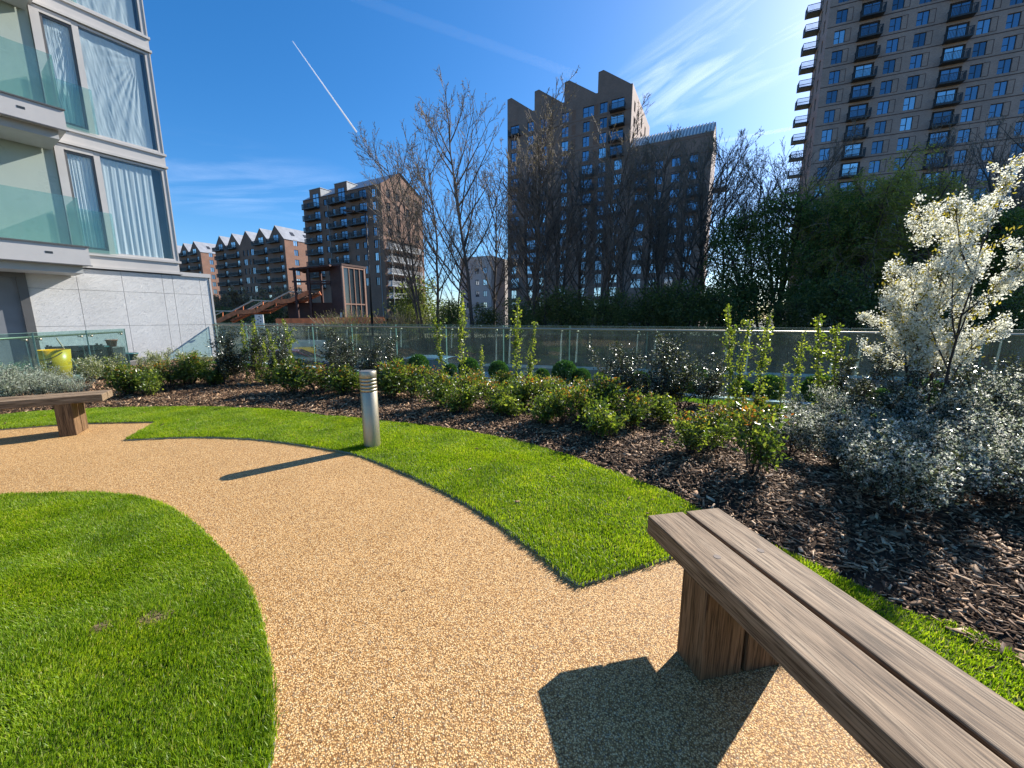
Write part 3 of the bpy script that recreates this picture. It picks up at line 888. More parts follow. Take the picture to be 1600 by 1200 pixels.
mb.quad((-29.35, D1, GZ), (0, D1, GZ), (0, D1, ZE), (-29.35, D1, ZE)); mb.quad((0, D2, GZ), (15.7, D2, GZ), (15.7, D2, ZW), (0, D2, ZW))
# dark room faces close the openings
rm = mb
for o in ops: rm.quad((o[0], .279, o[2]), (o[1], .279, o[2]), (o[1], .279, o[3]), (o[0], .279, o[3]), 1)
for o in sops: rm.quad((-.249, o[0], o[2]), (-.249, o[1], o[2]), (-.249, o[1], o[3]), (-.249, o[0], o[3]), 1)
for o in wops: rm.quad((15.451, o[0], o[2]), (15.451, o[1], o[2]), (15.451, o[1], o[3]), (15.451, o[0], o[3]), 1)
wall = mb.build('wall', [M['brick_mid'], M['dark_frame']], b.root)
rf = MB()
for a, c in zip(edges[:-1], edges[1:]):
    rf.quad((a - .02, -.05, ZP + .02), (a + 1.1, -.05, ZP + .17), (a + 1.1, D1, ZP + .17), (a - .02, D1, ZP + .02))
    rf.quad((a + 1.1, -.05, ZP + .17), (c - .5, -.05, ZE + .08), (c - .5, D1, ZE + .08), (a + 1.1, D1, ZP + .17))
rf.quad((0.02, -.1, ZW + .02), (15.8, -.1, ZW + .02), (15.8, 3, ZW + 2.8), (.02, 3, ZW + 2.8))
rf.quad((.02, 3, ZW + 2.8), (15.8, 3, ZW + 2.8), (15.8, D2, ZW + 1.5), (.02, D2, ZW + 1.5))
rr_ = rf.build('roof', M['zinc'], b.root)
lv = MB()
for i in range(26):
    x = .3 + i * .6; lv.beam((x, -.1, ZW + .1), (x, 3, ZW + 2.9), .24, .18)
lv.build('sunlit_slat', simple('painted sunlit slat', (.72, .7, .66), .5), rr_)  # pale slats paint sun showing through an open roof lattice
bd_ = MB()
for k in range(16):
    z = rowz[0] - .5 - 2.945 * k
    if z < 1: break
    bd_.box(-29.3, -.02, -.035, .003, z, z + .16)
    if z < ZW - 1: bd_.box(.02, 15.65, -.035, .003, z + .75, z + .9)
for k, z in enumerate(rowz):
    for x in (-18.4, -13.0, -8.0):
        if z > 3: bd_.box(x, x + .9, -.03, .004, z, z + 2.05)
bd_.build('brick_band', M['brick_left'], b.root)
for o in wins: b.window(o[0], .2, o[2], o[1] - o[0], o[3] - o[2], o[4])
for o in sops: b.window(-.2, o[0], o[2], 1.3, 2.0, 1, R(90))
for o in bals: b.balcony(o[0], 0, o[2], o[1] - o[0], 1.35)
b.balcony(0, D1 - 4.0, rowz[0] - 1.6, 3.4, 2.6, 0, R(90))
b.balcony(15.7, D2 - 5.0, wz[1] + .8, 3.2, 2.8, 0, R(90))
sl_ = MB()
for o in ops: sl_.box(o[0] - .06, o[1] + .06, -.05, .02, o[2] - .1, o[2] - .001)
sl_.build('sill', simple('buff stone sill', (.33, .27, .22), .8), b.root)
b.finish()

# ================================================================== right tower
C = (39.475 * 1.3, 71.5)
K = 1.3
b = Building('apartment_tower', 'very tall buff-brown brick tower with stacked balconies, cut off by the top of the photo', 'building', C, (.92, -.39))
z0 = 1.35 + (23.88 - 1.35) * K
rows = [z0 + 2.915 * k for k in range(-5, 9)]
W = 31.0; ZT = 56.0
ops = []; pan = []; wins = []; bals = []
for z in rows:
    for x, kind in ((1.05, 'w'), (8.0, 'w'), (11.2, 'w'), (18.25, 'w'), (21.3, 'd'), (24.4, 'w'), (28.0, 'w')):
        o = (x, x + 1.45, z, z + 1.9)
        ops.append(o); wins.append((x, z, 1.45, 1.9, 2))
        pan.append((x + 1.47, x + 2.15, z, z + 1.9))
    for x in (4.2, 14.8):
        o = (x, x + 2.6, z - .2, z + 2.05); ops.append(o); wins.append((x + .3, z - .1, 2.1, 2.05, 1)); bals.append((x - .15, z - .45))
mb = MB()
allops = ops
facade(mb, 0, W, GZ, ZT, ops, .3)
m2 = MB(); m2.M = Matrix.Rotation(R(90), 4, 'Z')
facade(mb, 0, 0.0001, GZ, GZ + .01, [], .1)
lops = [(yy, yy + .8, z, z + 1.9) for z in rows for yy in (1.6, 4.0)]
m2 = MB()
m2.M = Matrix(((0, 1, 0, 0), (1, 0, 0, 0), (0, 0, 1, 0), (0, 0, 0, 1)))     # x->y, y->x (inwards is +x)
facade(m2, 0, 6.4, GZ, ZT, lops, .25)
base = len(mb.v); mb.v += m2.v; mb.f += [[base + i for i in f] for f in m2.f]; mb.m += m2.m
mb.quad((0, 6.4, GZ), (W, 6.4, GZ), (W, 6.4, ZT), (0, 6.4, ZT)); mb.quad((W, 0, GZ), (W, 6.4, GZ), (W, 6.4, ZT), (W, 0, ZT)); mb.quad((0, 0, ZT), (W, 0, ZT), (W, 6.4, ZT), (0, 6.4, ZT))
rm = mb
for o in ops: rm.quad((o[0], .299, o[2]), (o[1], .299, o[2]), (o[1], .299, o[3]), (o[0], .299, o[3]), 1)
for o in lops: rm.quad((.249, o[0], o[2]), (.249, o[1], o[2]), (.249, o[1], o[3]), (.249, o[0], o[3]), 1)
mb.build('wall', [M['brick_right'], M['dark_frame']], b.root)
pm = MB()
for a, c, z, z2 in pan:
    pm.box(a, c, -.03, 0.004, z, z + .06); pm.box(a, c, -.03, .004, z2 - .06, z2); pm.box(c - .06, c, -.03, .004, z + .06, z2 - .06)
for z in rows: pm.box(.02, W, -.035, .004, z - .42, z - .30)
pm.build('brick_band', M['brick_dark'], b.root)
wins.sort(key=lambda w_: abs(w_[1] - 36))
for x, z, wd, ht, st in wins: b.window(x, .17, z, wd, ht, st)
for x, z in bals: b.balcony(x, 0, z, 2.9, 1.1)
for z in rows: b.balcony(0, 6.3, z - .6, 1.6, 2.1, 0, R(-90))
b.finish()

# ================================================================== left mid-rise block
C = (-30.23, 95.0)
b = Building('apartment_block', 'red-brown brick block with projecting balconies, two dormers and a pitched slate roof', 'building', C, DX)
XL = -28.55; ZE = 31.9; D = 14.0; ZR = 35.9; YR = 6.2
rows = [29.5 - 2.87 * k for k in range(9)]
ops = []; wins = []; bals = []
for k, z in enumerate(rows):
    if k < 8:
        L_ = [(-27.1, 1.1, .55, .95, 1), (-24.35, 2.35, -.05, 1.95, 1), (-20.4, 1.1, .1, 1.5, 1), (-17.3, 1.1, .25, 1.5, 1), (-14.6, 2.4, -.05, 1.95, 1), (-3.2, 1.2, -.2, 1.85, 1)]
        L_ += [(-10.3, 1.3, .15, 1.5, 1), (-7.5, 2.6, -.05, 1.9, 1)] if k < 4 else ([(-9.6, 1.1, .1, 1.4, 1), (-6.9, 1.1, .1, 1.4, 1)] if k < 6 else [(-6.9, 1.25, -.2, 1.85, 1)])
        for x, wd, dz, ht, st in L_:
            if k == 0 and wd in (2.35, 2.4): ht = 3.4
            ops.append((x, x + wd, z + dz, z + dz + ht)); wins.append((x, z + dz, wd, ht, st))
        bals.append((-27.3, z - .35, 5.3)); bals.append((-17.5, z - .35, 5.4))
        if k < 4: bals.append((-10.5, z - .35, 5.6))
mb = MB()
facade(mb, XL, 0, GZ, ZE, [o for o in ops if o[3] <= ZE], .25)
dorm = [(-25.6, -21.2), (-15.8, -11.3)]
# wall of the dormers (continuing the top-floor doors upwards)
m2 = MB()
for a, c in dorm:
    oo = [o for o in ops if o[3] > ZE and a < o[0] < c]
    facade(mb, a, c, ZE, 34.0, [(o[0], o[1], ZE - .5, o[3]) for o in oo], .25)
# side gable with windows
sops = []; swin = []
for k, z in enumerate(rows):
    if k < 4:
        for yy, wd in ((1.55, 1.2), (4.5, 1.4), (8.0, 1.2), (11.0, 1.3)): sops.append((yy, yy + wd, z - .3, z + 1.55))
    elif k < 9:
        sops.append((1.0, 11.6, z - .2, z + 1.9))
m2 = MB(); m2.M = Matrix.Rotation(R(90), 4, 'Z')
facade(m2, 0, D, GZ, ZE, sops, .3)
for o in sops:
    m2.quad((o[0], .299, o[2]), (o[1], .299, o[2]), (o[1], .299, o[3]), (o[0], .299, o[3]), 1)
base = len(mb.v); mb.v += m2.v; mb.f += [[base + i for i in f] for f in m2.f]; mb.m += m2.m
mb.poly([(0, 0, ZE), (0, D, ZE), (0, YR, ZR)]); mb.poly([(XL, 0, ZE), (XL, D, ZE), (XL, YR, ZR)])
mb.quad((XL, 0, GZ), (XL, D, GZ), (XL, D, ZE), (XL, 0, ZE)); mb.quad((XL, D, GZ), (0, D, GZ), (0, D, ZE), (XL, D, ZE))
for o in ops:
    mb.quad((o[0], .249, o[2]), (o[1], .249, o[2]), (o[1], .249, o[3]), (o[0], .249, o[3]), 1)
mb.build('wall', [M['brick_left'], M['dark_frame']], b.root)
rf = MB()
rf.quad((XL - .1, -.25, ZE - .1), (.25, -.25, ZE - .1), (.25, YR, ZR + .08), (XL - .1, YR, ZR + .08))
rf.quad((XL - .1, YR, ZR + .08), (.25, YR, ZR + .08), (.25, D + .2, ZE - .08), (XL - .1, D + .2, ZE - .08))
rf.build('roof', M['slate'], b.root)
for a, c in dorm:
    dm = MB(); yb = (34.0 - ZE) / (ZR - ZE) * YR
    dm.poly([(c, 0, ZE), (c, yb, 34.0), (c, 0, 34.0)]); dm.poly([(a, 0, ZE), (a, yb, 34.0), (a, 0, 34.0)])
    dm.box(a - .08, c + .08, -.08, yb + .3, 34.0, 34.14)
    dm.build('dormer', M['zinc'], b.root)
for x, z, wd, ht, st in wins: b.window(x, .16 if ht < 3 else -.04, z, wd, ht, st)
for o in sops:
    if o[1] - o[0] < 3: b.window(-.2, o[0], o[2], o[1] - o[0], o[3] - o[2], 1, R(90))
for x, z, wd in bals: b.balcony(x, 0, z, wd, 1.4)
for k in range(4, 9): b.balcony(0, .6, rows[k] - .55, 11.0, 1.5, 1, R(90))
for x in (-18.6, -1.3):
    pp = MB(); pp.tube((x, -.09, GZ), (x, -.09, ZE), .07, n=8); pp.build('downpipe', M['zinc'], b.root)
for yy in (1.0, 5.0, 9.0, 11.3):
    po = MB(); po.box(1.38, 1.5, yy, yy + .12, GZ, rows[4] - .3); po.build('balcony_post', M['zinc'], b.root)
b.finish()

# ================================================================== gabled rows far left
def gabled_row(label, C, ng, sp, ze, zp, depth, drop):
    b = Building('gabled_apartments', label, 'building', C, DX, 'gabled brick apartment rows')
    W = ng * sp; ops = []; wins = []; bals = []
    for g_ in range(ng):
        x0 = -(g_ + 1) * sp
        plain = (g_ == 2)
        if not plain:
            ops.append((x0 + 2.75, x0 + 5.45, ze - .65, ze + 1.45)); bals.append((x0 + .7, ze - 1.0, 5.0))
        for k in range(1, 8):
            z = ze - .65 - 3.0 * k
            if z < 0: break
            if plain or g_ == 1 and False:
                L_ = [(1.2, 1.0, 1.9), (3.6, 1.0, 1.9), (5.6, 2.0, 2.0)] if k % 2 else [(1.0, 2.4, 2.0), (4.6, 1.0, 1.9), (6.6, .9, 1.9)]
            else: L_ = [(1.9, .85, 1.0), (5.2, 1.75, 1.9)]
            for x, wd, ht in L_: ops.append((x0 + x, x0 + x + wd, z, z + ht))
            if not plain: bals.append((x0 + 1.6, z - .35, 5.6))
    mb = MB()
    facade(mb, -W, 0, GZ, ze, [o for o in ops if o[3] < ze], .25)
    for g_ in range(ng):
        x0 = -(g_ + 1) * sp; xm = x0 + sp / 2
        mb.poly([(x0, 0, ze), (x0 + sp, 0, ze), (xm, 0, zp)]); mb.poly([(x0, depth, ze), (x0 + sp, depth, ze), (xm, depth, zp)])
    sops = [(yy, yy + 1.4, ze - 1.7 - 3 * k, ze + .1 - 3 * k) for k in range(6) for yy in (2.9, )]
    m2 = MB(); m2.M = Matrix.Rotation(R(90), 4, 'Z'); facade(m2, 0, depth, GZ, ze, sops, .25, 0, 1)
    base = len(mb.v); mb.v += m2.v; mb.f += [[base + i for i in f] for f in m2.f]; mb.m += m2.m
    mb.quad((-W, 0, GZ), (-W, depth, GZ), (-W, depth, ze), (-W, 0, ze)); mb.quad((-W, depth, GZ), (0, depth, GZ), (0, depth, ze), (-W, depth, ze))
    for o in ops: 
        if o[3] < ze: mb.quad((o[0], .249, o[2]), (o[1], .249, o[2]), (o[1], .249, o[3]), (o[0], .249, o[3]), 2)
    for o in sops: mb.quad((-.249, o[0], o[2]), (-.249, o[1], o[2]), (-.249, o[1], o[3]), (-.249, o[0], o[3]), 2)
    mb.build('wall', [M['brick_left'], M['brick_sunlit'], M['dark_frame']], b.root)
    for g_ in range(ng):
        x0 = -(g_ + 1) * sp; xm = x0 + sp / 2; rf = MB()
        rf.quad((x0, -.15, ze), (xm, -.15, zp + .1), (xm, depth + .1, zp + .1), (x0, depth + .1, ze)); 
        e = .15 if g_ == 0 else 0
        rf.quad((x0 + sp + e, -.15, ze - e), (xm, -.15, zp + .1), (xm, depth + .1, zp + .1), (x0 + sp + e, depth + .1, ze - e))
        r_ = rf.build('roof', M['slate'], b.root)
        if g_ == 0:
            for yy in (3.5, 8.0):
                sk = MB(); t0, t1 = .35, .62
                sk.quad((x0 + sp * (1 - t0 / 2) , yy, ze + (zp - ze) * t0 + .2), (x0 + sp * (1 - t0 / 2), yy + 1.1, ze + (zp - ze) * t0 + .2), (x0 + sp * (1 - t1 / 2), yy + 1.1, ze + (zp - ze) * t1 + .2), (x0 + sp * (1 - t1 / 2), yy, ze + (zp - ze) * t1 + .2))
                sk.build('skylight', M['dark_frame'], r_)
    for o in ops: b.window(o[0], .16 if o[3] < ze else -.04, o[2], o[1] - o[0], o[3] - o[2], 1)
    for o in sops: b.window(-.17, o[0], o[2], 1.4, 1.8, 1, R(90))
    for x, z, wd in bals: b.balcony(x, 0, z, wd, 1.3)
    b.finish()
gabled_row('five-gabled brown brick apartment row with slate roofs beside the taller balcony block', (-70.56, 125.0), 5, 8.25, 25.6, 29.8, 13.0, 0)
gabled_row('smaller, farther gabled brick apartment row next to the grey building', (-128.05, 165.0), 4, 8.8, 28.2, 32.6, 14.0, 0)

# ================================================================== pale block seen between the trees
b = Building('apartment_block', 'pale rendered low block glimpsed between the bare tree trunks', 'building', (-5.5, 105.0), DX)
mb = MB(); ops = [(x, x + 1.2, z, z + 1.5) for z in (4, 7, 10, 13) for x in (-8, -5, -2.6)]
facade(mb, -10, 0, GZ, 17.5, ops, .2); mb.quad((0, 0, GZ), (0, 12, GZ), (0, 12, 17.5), (0, 0, 17.5)); mb.quad((-10, 0, 17.5), (0, 0, 17.5), (0, 12, 17.5), (-10, 12, 17.5)); mb.quad((-10, 12, GZ), (0, 12, GZ), (0, 12, 17.5), (-10, 12, 17.5))
mb.quad((-10, 0, GZ), (-10, 12, GZ), (-10, 12, 17.5), (-10, 0, 17.5))
mb.build('wall', M['pale_render'], b.root)
for o in ops: b.window(o[0], .12, o[2], 1.2, 1.5, 1)

# ================================================================== near left building
t = thing('glazed_apartment_building', 'grey panelled building with full-height windows, curtains and green glass balconies', 'building', (*wallpt(0), 0))
WM = Matrix(((BD[0], BN[0], 0, 0), (BD[1], BN[1], 0, 0), (0, 0, 1, 0), (0, 0, 0, 1)))   # x along the wall, y outwards, z up
def wb(): return MB(WM.copy())
SC = .74                                            # corner of the glazed storeys
m_stone, nt, out = new_mat('riven grey stone')
p = nt.nodes.new('ShaderNodeBsdfPrincipled'); p.inputs['Roughness'].default_value = .75
tc = nt.nodes.new('ShaderNodeTexCoord'); mp = nt.nodes.new('ShaderNodeMapping'); nt.links.new(tc.outputs['Object'], mp.inputs[0])
vr = node(nt, 'ShaderNodeVectorRotate', rotation_type='AXIS_ANGLE'); vr.inputs['Axis'].default_value = (.836, -.549, 0); vr.inputs['Angle'].default_value = R(-34)
nt.links.new(tc.outputs['Object'], vr.inputs['Vector'])
mp2 = nt.nodes.new('ShaderNodeMapping'); mp2.inputs['Scale'].default_value = (1.6, 1.6, 16); nt.links.new(vr.outputs[0], mp2.inputs[0])
f1 = noise(nt, mp2.outputs[0], 1.3, 5, .6, 1.2)
f2 = noise(nt, tc.outputs['Object'], 1.2, 5, .6)
nt.links.new(ramp(nt, f2, [(.3, (.59, .57, .54)), (.7, (.67, .65, .62))]), p.inputs['Base Color'])
rr = ramp(nt, f1, [(.42, (0, 0, 0)), (.5, (1, 1, 1)), (.53, (.25, .25, .25)), (.72, (.1, .1, .1))])
nt.links.new(bump(nt, rr, .4, .016), p.inputs['Normal']); nt.links.new(p.outputs[0], out.inputs[0])
# body of the storeys
mb = wb(); mb.box(SC + .02, 14, -9, -.30, 2.7, 16.2); mb.box(.0, 14, -9, -.035, -.03, 2.68)
mb.build('body', M['room'], t)
# stone tiles
scol = [0.0, .25, .95, 1.2, 2.1, 2.99, 3.86]; srow = [-.03, .16, 1.13, 2.10, 2.66]
for i in range(len(scol) - 1):
    for j in range(4):
        mb = wb(); mb.box(scol[i] + .004, scol[i + 1] - .004, -.035, 0, srow[j] + .004, srow[j + 1] - .004); mb.build('stone_tile', m_stone, t)
mb = wb(); mb.box(-.06, SC - .0, -.5, .05, 2.66, 2.78); mb.box(-.06, -.01, -9, .02, 0, 2.66); mb.build('coping', M['grey_metal'], t)
# patio door and its frame
mb = wb(); mb.box(3.86, 4.02, -.2, .06, 0, 2.6); mb.box(4.02, 9, -.2, .06, 2.35, 2.6); mb.box(5.0, 5.1, -.2, .04, 0, 2.35)
mb.build('door_frame', M['grey_dark'], t)
mb = wb(); mb.box(4.02, 5.0, -.1, -.085, 0, 2.35); d_ = mb.build('patio_door', M['window_glass'], t)
mb = wb(); mb.box(4.03, 4.13, -.12, -.05, 0, 2.34); mb.box(4.89, 4.99, -.12, -.05, 0, 2.34); mb.box(4.13, 4.89, -.12, -.05, 0, .1); mb.box(4.13, 4.89, -.12, -.05, 2.24, 2.34); mb.build('frame', M['grey_dark'], d_)
mb = wb(); mb.box(5.1, 9, -.1, -.085, 0, 2.35); mb.build('glazing', M['window_glass'], t)
def curtain(name, s0, s1, z0, z1, kind, seed):
    rng = np.random.RandomState(seed); nx, nz = 110, 80
    U, V = np.meshgrid(np.linspace(0, 1, nx), np.linspace(0, 1, nz))
    if kind == 'folds':
        ph = U * 48 + 1.5 * np.sin(U * 7 + seed); o_ = .017 * np.sin(ph) * (.45 + .55 * (1 - V)) + .005 * np.sin(U * 90 + 4 * V)
    else:
        ax, ay = .08, .92
        an = np.arctan2(ay - V, U - ax + .02); r = np.hypot(U - ax, V - ay)
        o_ = .012 * np.sin(an * 34) * np.clip(r * 3, 0, 1) * np.clip(1.25 - r, 0, 1) + .03 * (vnoise(U + 3, V * .7 + 5 + U * .6, .13, seed) - .5) + .014 * (vnoise(U * 2 + 9, V + 2 - U, .07, seed + 4) - .5)
    S = s0 + (s1 - s0) * U; Zc = z0 + (z1 - z0) * V; O = -.06 + o_ * .7
    P = np.stack([(BD[0] * S + BN[0] * O).ravel(), (BD[1] * S + BN[1] * O).ravel(), Zc.ravel()], 1)
    ix = np.arange(nx * nz).reshape(nz, nx)
    F = np.stack([ix[:-1, :-1].ravel(), ix[:-1, 1:].ravel(), ix[1:, 1:].ravel(), ix[1:, :-1].ravel()], 1)
    return obj(name, np_mesh(name, P, [F], M['curtain'], True), t)
for fl in range(4):
    zb = 3.10 + 3.1 * fl; zt = zb + 2.68
    # spandrel band: two ledges with a flat panel between
    mb = wb(); mb.box(SC - .06, 2.96, -.3, .07, zb - .06, zb); mb.box(SC - .0, 2.96, -.3, .03, zb - .34, zb - .06); mb.box(SC - .06, 2.96, -.3, .07, zb - .40, zb - .34)
    mb.build('spandrel', M['grey_metal'], t)
    # window: big fixed light and a narrow door light
    fm = wb()
    fm.box(SC, SC + .1, -.16, .012, zb, zt); fm.box(2.14, 2.26, -.16, .02, zb, zt); fm.box(2.80, 2.96, -.16, .03, zb, zt)
    fm.box(SC + .1, 2.14, -.16, .01, zb, zb + .06); fm.box(SC + .1, 2.14, -.16, .01, zt - .06, zt); fm.box(2.26, 2.80, -.16, .03, zb, zb + .1); fm.box(2.26, 2.80, -.16, .03, zt - .12, zt)
    fr = fm.build('window', M['grey_metal'], t)
    mb = wb(); mb.box(SC + .1, 2.14, -.03, -.015, zb + .06, zt - .06); mb.build('pane', M['window_glass'], fr)
    mb = wb(); mb.box(2.26, 2.80, -.03, -.015, zb + .1, zt - .12); mb.build('pane', M['window_glass'], fr)
    inn = wb(); inn.box(2.26, 2.31, -.05, .0, zb + .1, zt - .12); inn.box(2.75, 2.80, -.05, .0, zb + .1, zt - .12); inn.box(2.31, 2.75, -.05, 0, zb + .1, zb + .16); inn.box(2.31, 2.75, -.05, 0, zt - .18, zt - .12)
    inn.build('sash', M['grey_dark'], fr)
    k_ = 'folds' if fl in (0, 3) else 'film'
    curtain('curtain', SC + .32 if fl == 0 else SC + .2, 2.14, zb + .05, zt - .1, k_, 3 + fl)
    curtain('curtain', 2.27, 2.78, zb + .1, zt - .15, 'folds' if fl in (0, 3) else 'film', 13 + fl)
    mb = wb(); mb.box(2.1, 2.94, .07, .085, zb + .02, zb + 1.12); mb.build('guard_glass', M['balcony_glass'], t)
    # green wall panel behind the balcony
    mb = wb(); mb.box(2.97, 9.5, -.3, -.03, zb - .1, zb + 3.05); mb.build('wall_panel', M['green_panel'], t)
    # balcony: slab with fascia, recessed beam, glass
    mb = wb(); zs = zb - .02
    mb.box(2.90, 9.5, 0, 1.30, zs - .43, zs); sb = mb.build('balcony', M['grey_metal'], t)
    mb = wb(); mb.box(3.02, 9.5, .02, 1.1, zs - .62, zs - .435); mb.build('beam', M['soffit'], sb)
    mb = wb(); mb.box(2.88, 9.5, 1.28, 1.325, zs - .452, zs - .43); mb.box(2.88, 9.5, 1.28, 1.33, zs, zs + .03); mb.build('trim', M['grey_dark'], sb)
    mb = wb(); mb.box(2.93, 6.0, 1.24, 1.257, zs + .03, zs + 1.17); mb.build('balcony_glass', M['balcony_glass'], sb)
    mb = wb(); mb.box(2.93, 2.947, .05, 1.24, zs + .03, zs + 1.17); mb.build('balcony_glass', M['balcony_glass'], sb)
    mb = wb(); mb.box(3.5, 3.62, 1.301, 1.304, zs - .22, zs - .17); mb.build('outlet', M['dark_plastic'], sb)
mb = wb(); mb.box(SC - .025, SC + .0, -9, .03, 3.1, 16.2); mb.build('corner_trim', M['grey_metal'], t)

# ================================================================== street side
def steel_stair():
    t = thing('footbridge_stair', 'rust-red weathering steel stair with lift tower and canopy across the street', 'stair', at(500, 500, 40.0))
    o = t.location.copy()
    Yp = 40.0
    def P(u, v, dy=0.0): 
        p = at(u, v, Yp); p.y += dy; return p - o
    # lift tower on the street grid
    a = math.atan2(DX[1], DX[0])
    c = at(538, 470, Yp) - o
    tower = MB(Matrix.Translation((c.x, c.y, 0)) @ Matrix.Rotation(a, 4, 'Z'))
    zt = at(538, 413, Yp).z - o.z; zb = -1.2 - o.z
    tower.box(-1.9, -.06, .0, 2.6, zb, zt - .12); tower.box(-2.0, .12, -.1, 3.0, zt - .12, zt + .08)
    tower.build('lift_tower', M['rust_dark'], t)
    ts = t.children[-1]
    fr = MB(tower.M.copy())
    Lr = 2.7
    for y in (0.0, Lr): fr.box(-.08, .10, y - .09, y + .09, zb, zt - .12)
    for z in (zb + .6, zb + 2.2, zb + 3.9, zt - .3): fr.box(-.05, .08, .09, Lr - .09, z, z + .12)
    for y in (.75, 1.4, 2.05): fr.box(-.04, .07, y - .035, y + .035, zb + .72, zt - .3)
    fr.build('glazing_frame', simple('pale rust frame', (.30, .17, .12), .6), ts)
    gz = MB(tower.M.copy()); gz.box(-.02, 0.0, .1, Lr - .1, zb + .6, zt - .3); gz.build('glazing', M['car_glass'], ts)
    nb = MB(tower.M.copy()); nb.box(-.75, -.45, -.03, -.002, zb + 2.6, zb + 3.1); nb.build('notice', M['white_sign'], ts)
    # canopy
    mb = MB(); mb.beam(P(453, 421), P(516, 415), .5, .16); mb.beam(P(453, 421, 2.5), P(516, 415, 2.5), .5, .16); mb.beam(P(453, 420.5, 1.2), P(516, 414.5, 1.2), 2.6, .07)
    mb.build('canopy', M['rust_dark'], t)
    for u in (459, 481):
        for dy in (0.0, 2.5):
            mb = MB(); p = P(u, 418, dy); mb.beam(p, (p.x, p.y, zb), .2, .2, up=(0, 1, 0)); mb.build('post', M['rust_dark'], t)
    mb = MB(); mb.beam(P(457, 440), P(516, 440), .15, .18); mb.beam(P(457, 440, 2.5), P(516, 440, 2.5), .15, .18); mb.build('tie_beam', M['rust_dark'], t)
    # flights: stringers follow the slopes and landings
    run = [(338, 503), (369, 488), (401, 486), (429, 471), (453, 470), (484, 456)]
    for dy in (0.0, 2.2):
        mb = MB()
        for q, r in zip(run[:-1], run[1:]): mb.beam(P(*q, dy), P(*r, dy), .1, .42)
        mb.build('stringer', M['rust'], t)
        hr = MB()
        top = [(332, 486), (363, 486), (396, 469), (424, 470.5), (436, 464), (452, 456), (470, 456)]
        for q, r in zip(top[:-1], top[1:]): hr.beam(P(*q, dy), P(*r, dy), .14, .11)
        hr.build('handrail', M['pale_timber'], t)
        bp = MB()
        for u, v0, v1 in ((348, 486, 499), (380, 478, 488), (411, 470, 482), (440, 462, 470)): bp.beam(P(u, v0, dy), P(u, v1, dy), .07, .07, up=(0, 1, 0))
        bp.build('baluster', M['rust'], t)
        lr = MB(); lr.beam(P(333, 494, dy), P(348, 487, dy), .1, .08); lr.beam(P(386, 484, dy), P(410, 471, dy), .1, .08); lr.build('lower_rail', M['pale_timber'], t)
    st = MB()
    for q, r in zip(run[:-1], run[1:]):
        A = P(*q, 0); B = P(*r, 0); n = max(2, int((B - A).length / .32))
        for i in range(n):
            p = A.lerp(B, (i + .5) / n); st.box(p.x - .16, p.x + .16, .05 + p.y, p.y + 2.15, p.z - .02, p.z + .03)
    st.build('treads', M['rust_dark'], t); t.children[-1]['kind'] = 'stuff'
    # under-stair wall
    uw = MB(); p = P(470, 480, 1.5); uw.box(p.x - 2.2, p.x + 4.2, p.y, p.y + .2, zb, P(470, 472).z); uw.build('under_wall', M['rust_dark'], t)
steel_stair()

pl = thing('planter_wall', 'long low rust-red steel planter edge along the street', 'planter', (*at(520, 497, 33)[:2], 0))
o = pl.location.copy(); A = at(432, 503, 33) - o; B = at(600, 493, 33) - o
mb = MB(); mb.beam((A.x, A.y, A.z + .0), (B.x, B.y, A.z + .15), .2, .55); mb.build('edge_plate', M['rust'], pl)
mb = MB(); mb.beam((A.x, A.y + 1.6, A.z - .02), (B.x, B.y + 1.6, A.z + .13), 3.0, .3); mb.build('soil', M['soil'], pl)

sg = thing('information_sign', 'small pale information board at the foot of the rusty stair', 'sign', at(406, 505, 30) - Vector((0, 0, .6)))
mb = MB(); mb.box(-.32, .32, -.03, .03, .3, 1.25); bd = mb.build('board', M['white_sign'], sg)
mb = MB()
for i, (x, z) in enumerate([(-.12, .6), (.1, .72), (-.1, .86), (.12, .98), (.02, 1.1)]): mb.box(x - .05, x + .05, -.035, -.031, z - .04, z + .04)
mb.build('marks', M['dark_plastic'], bd)
mb = MB(); mb.box(-.28, -.22, -.02, .02, -.4, .3); mb.box(.22, .28, -.02, .02, -.4, .3); mb.build('post', M['zinc'], sg)

lp = thing('street_lamp', 'tall slim black street lamp rising in front of the brick balcony block', 'lamp', (at(581, 497, 26).x, 26, -1.3))
h = at(575, 333, 26).z + 1.3
mb = MB(); mb.tube((0, 0, 0), (0, 0, 1.4), .11, .11, 10); mb.tube((0, 0, 1.4), (0, 0, h), .075, .05, 10); mb.build('pole', M['black_paint'], lp, True)
mb = MB(); mb.tube((0, 0, h - .05), (-.75, 0, h + .12), .03, .03, 8); mb.build('arm', M['black_paint'], lp, True)
mb = MB(); mb.add([(-1.35, -.13, h + .12), (-.7, -.1, h + .08), (-.7, .1, h + .08), (-1.35, .13, h + .12), (-1.3, -.09, h + .22), (-.7, -.07, h + .18), (-.7, .07, h + .18), (-1.3, .09, h + .22)], [(0, 1, 2, 3), (7, 6, 5, 4), (0, 4, 5, 1), (1, 5, 6, 2), (2, 6, 7, 3), (3, 7, 4, 0)]); mb.build('lamp_head', M['black_paint'], lp)

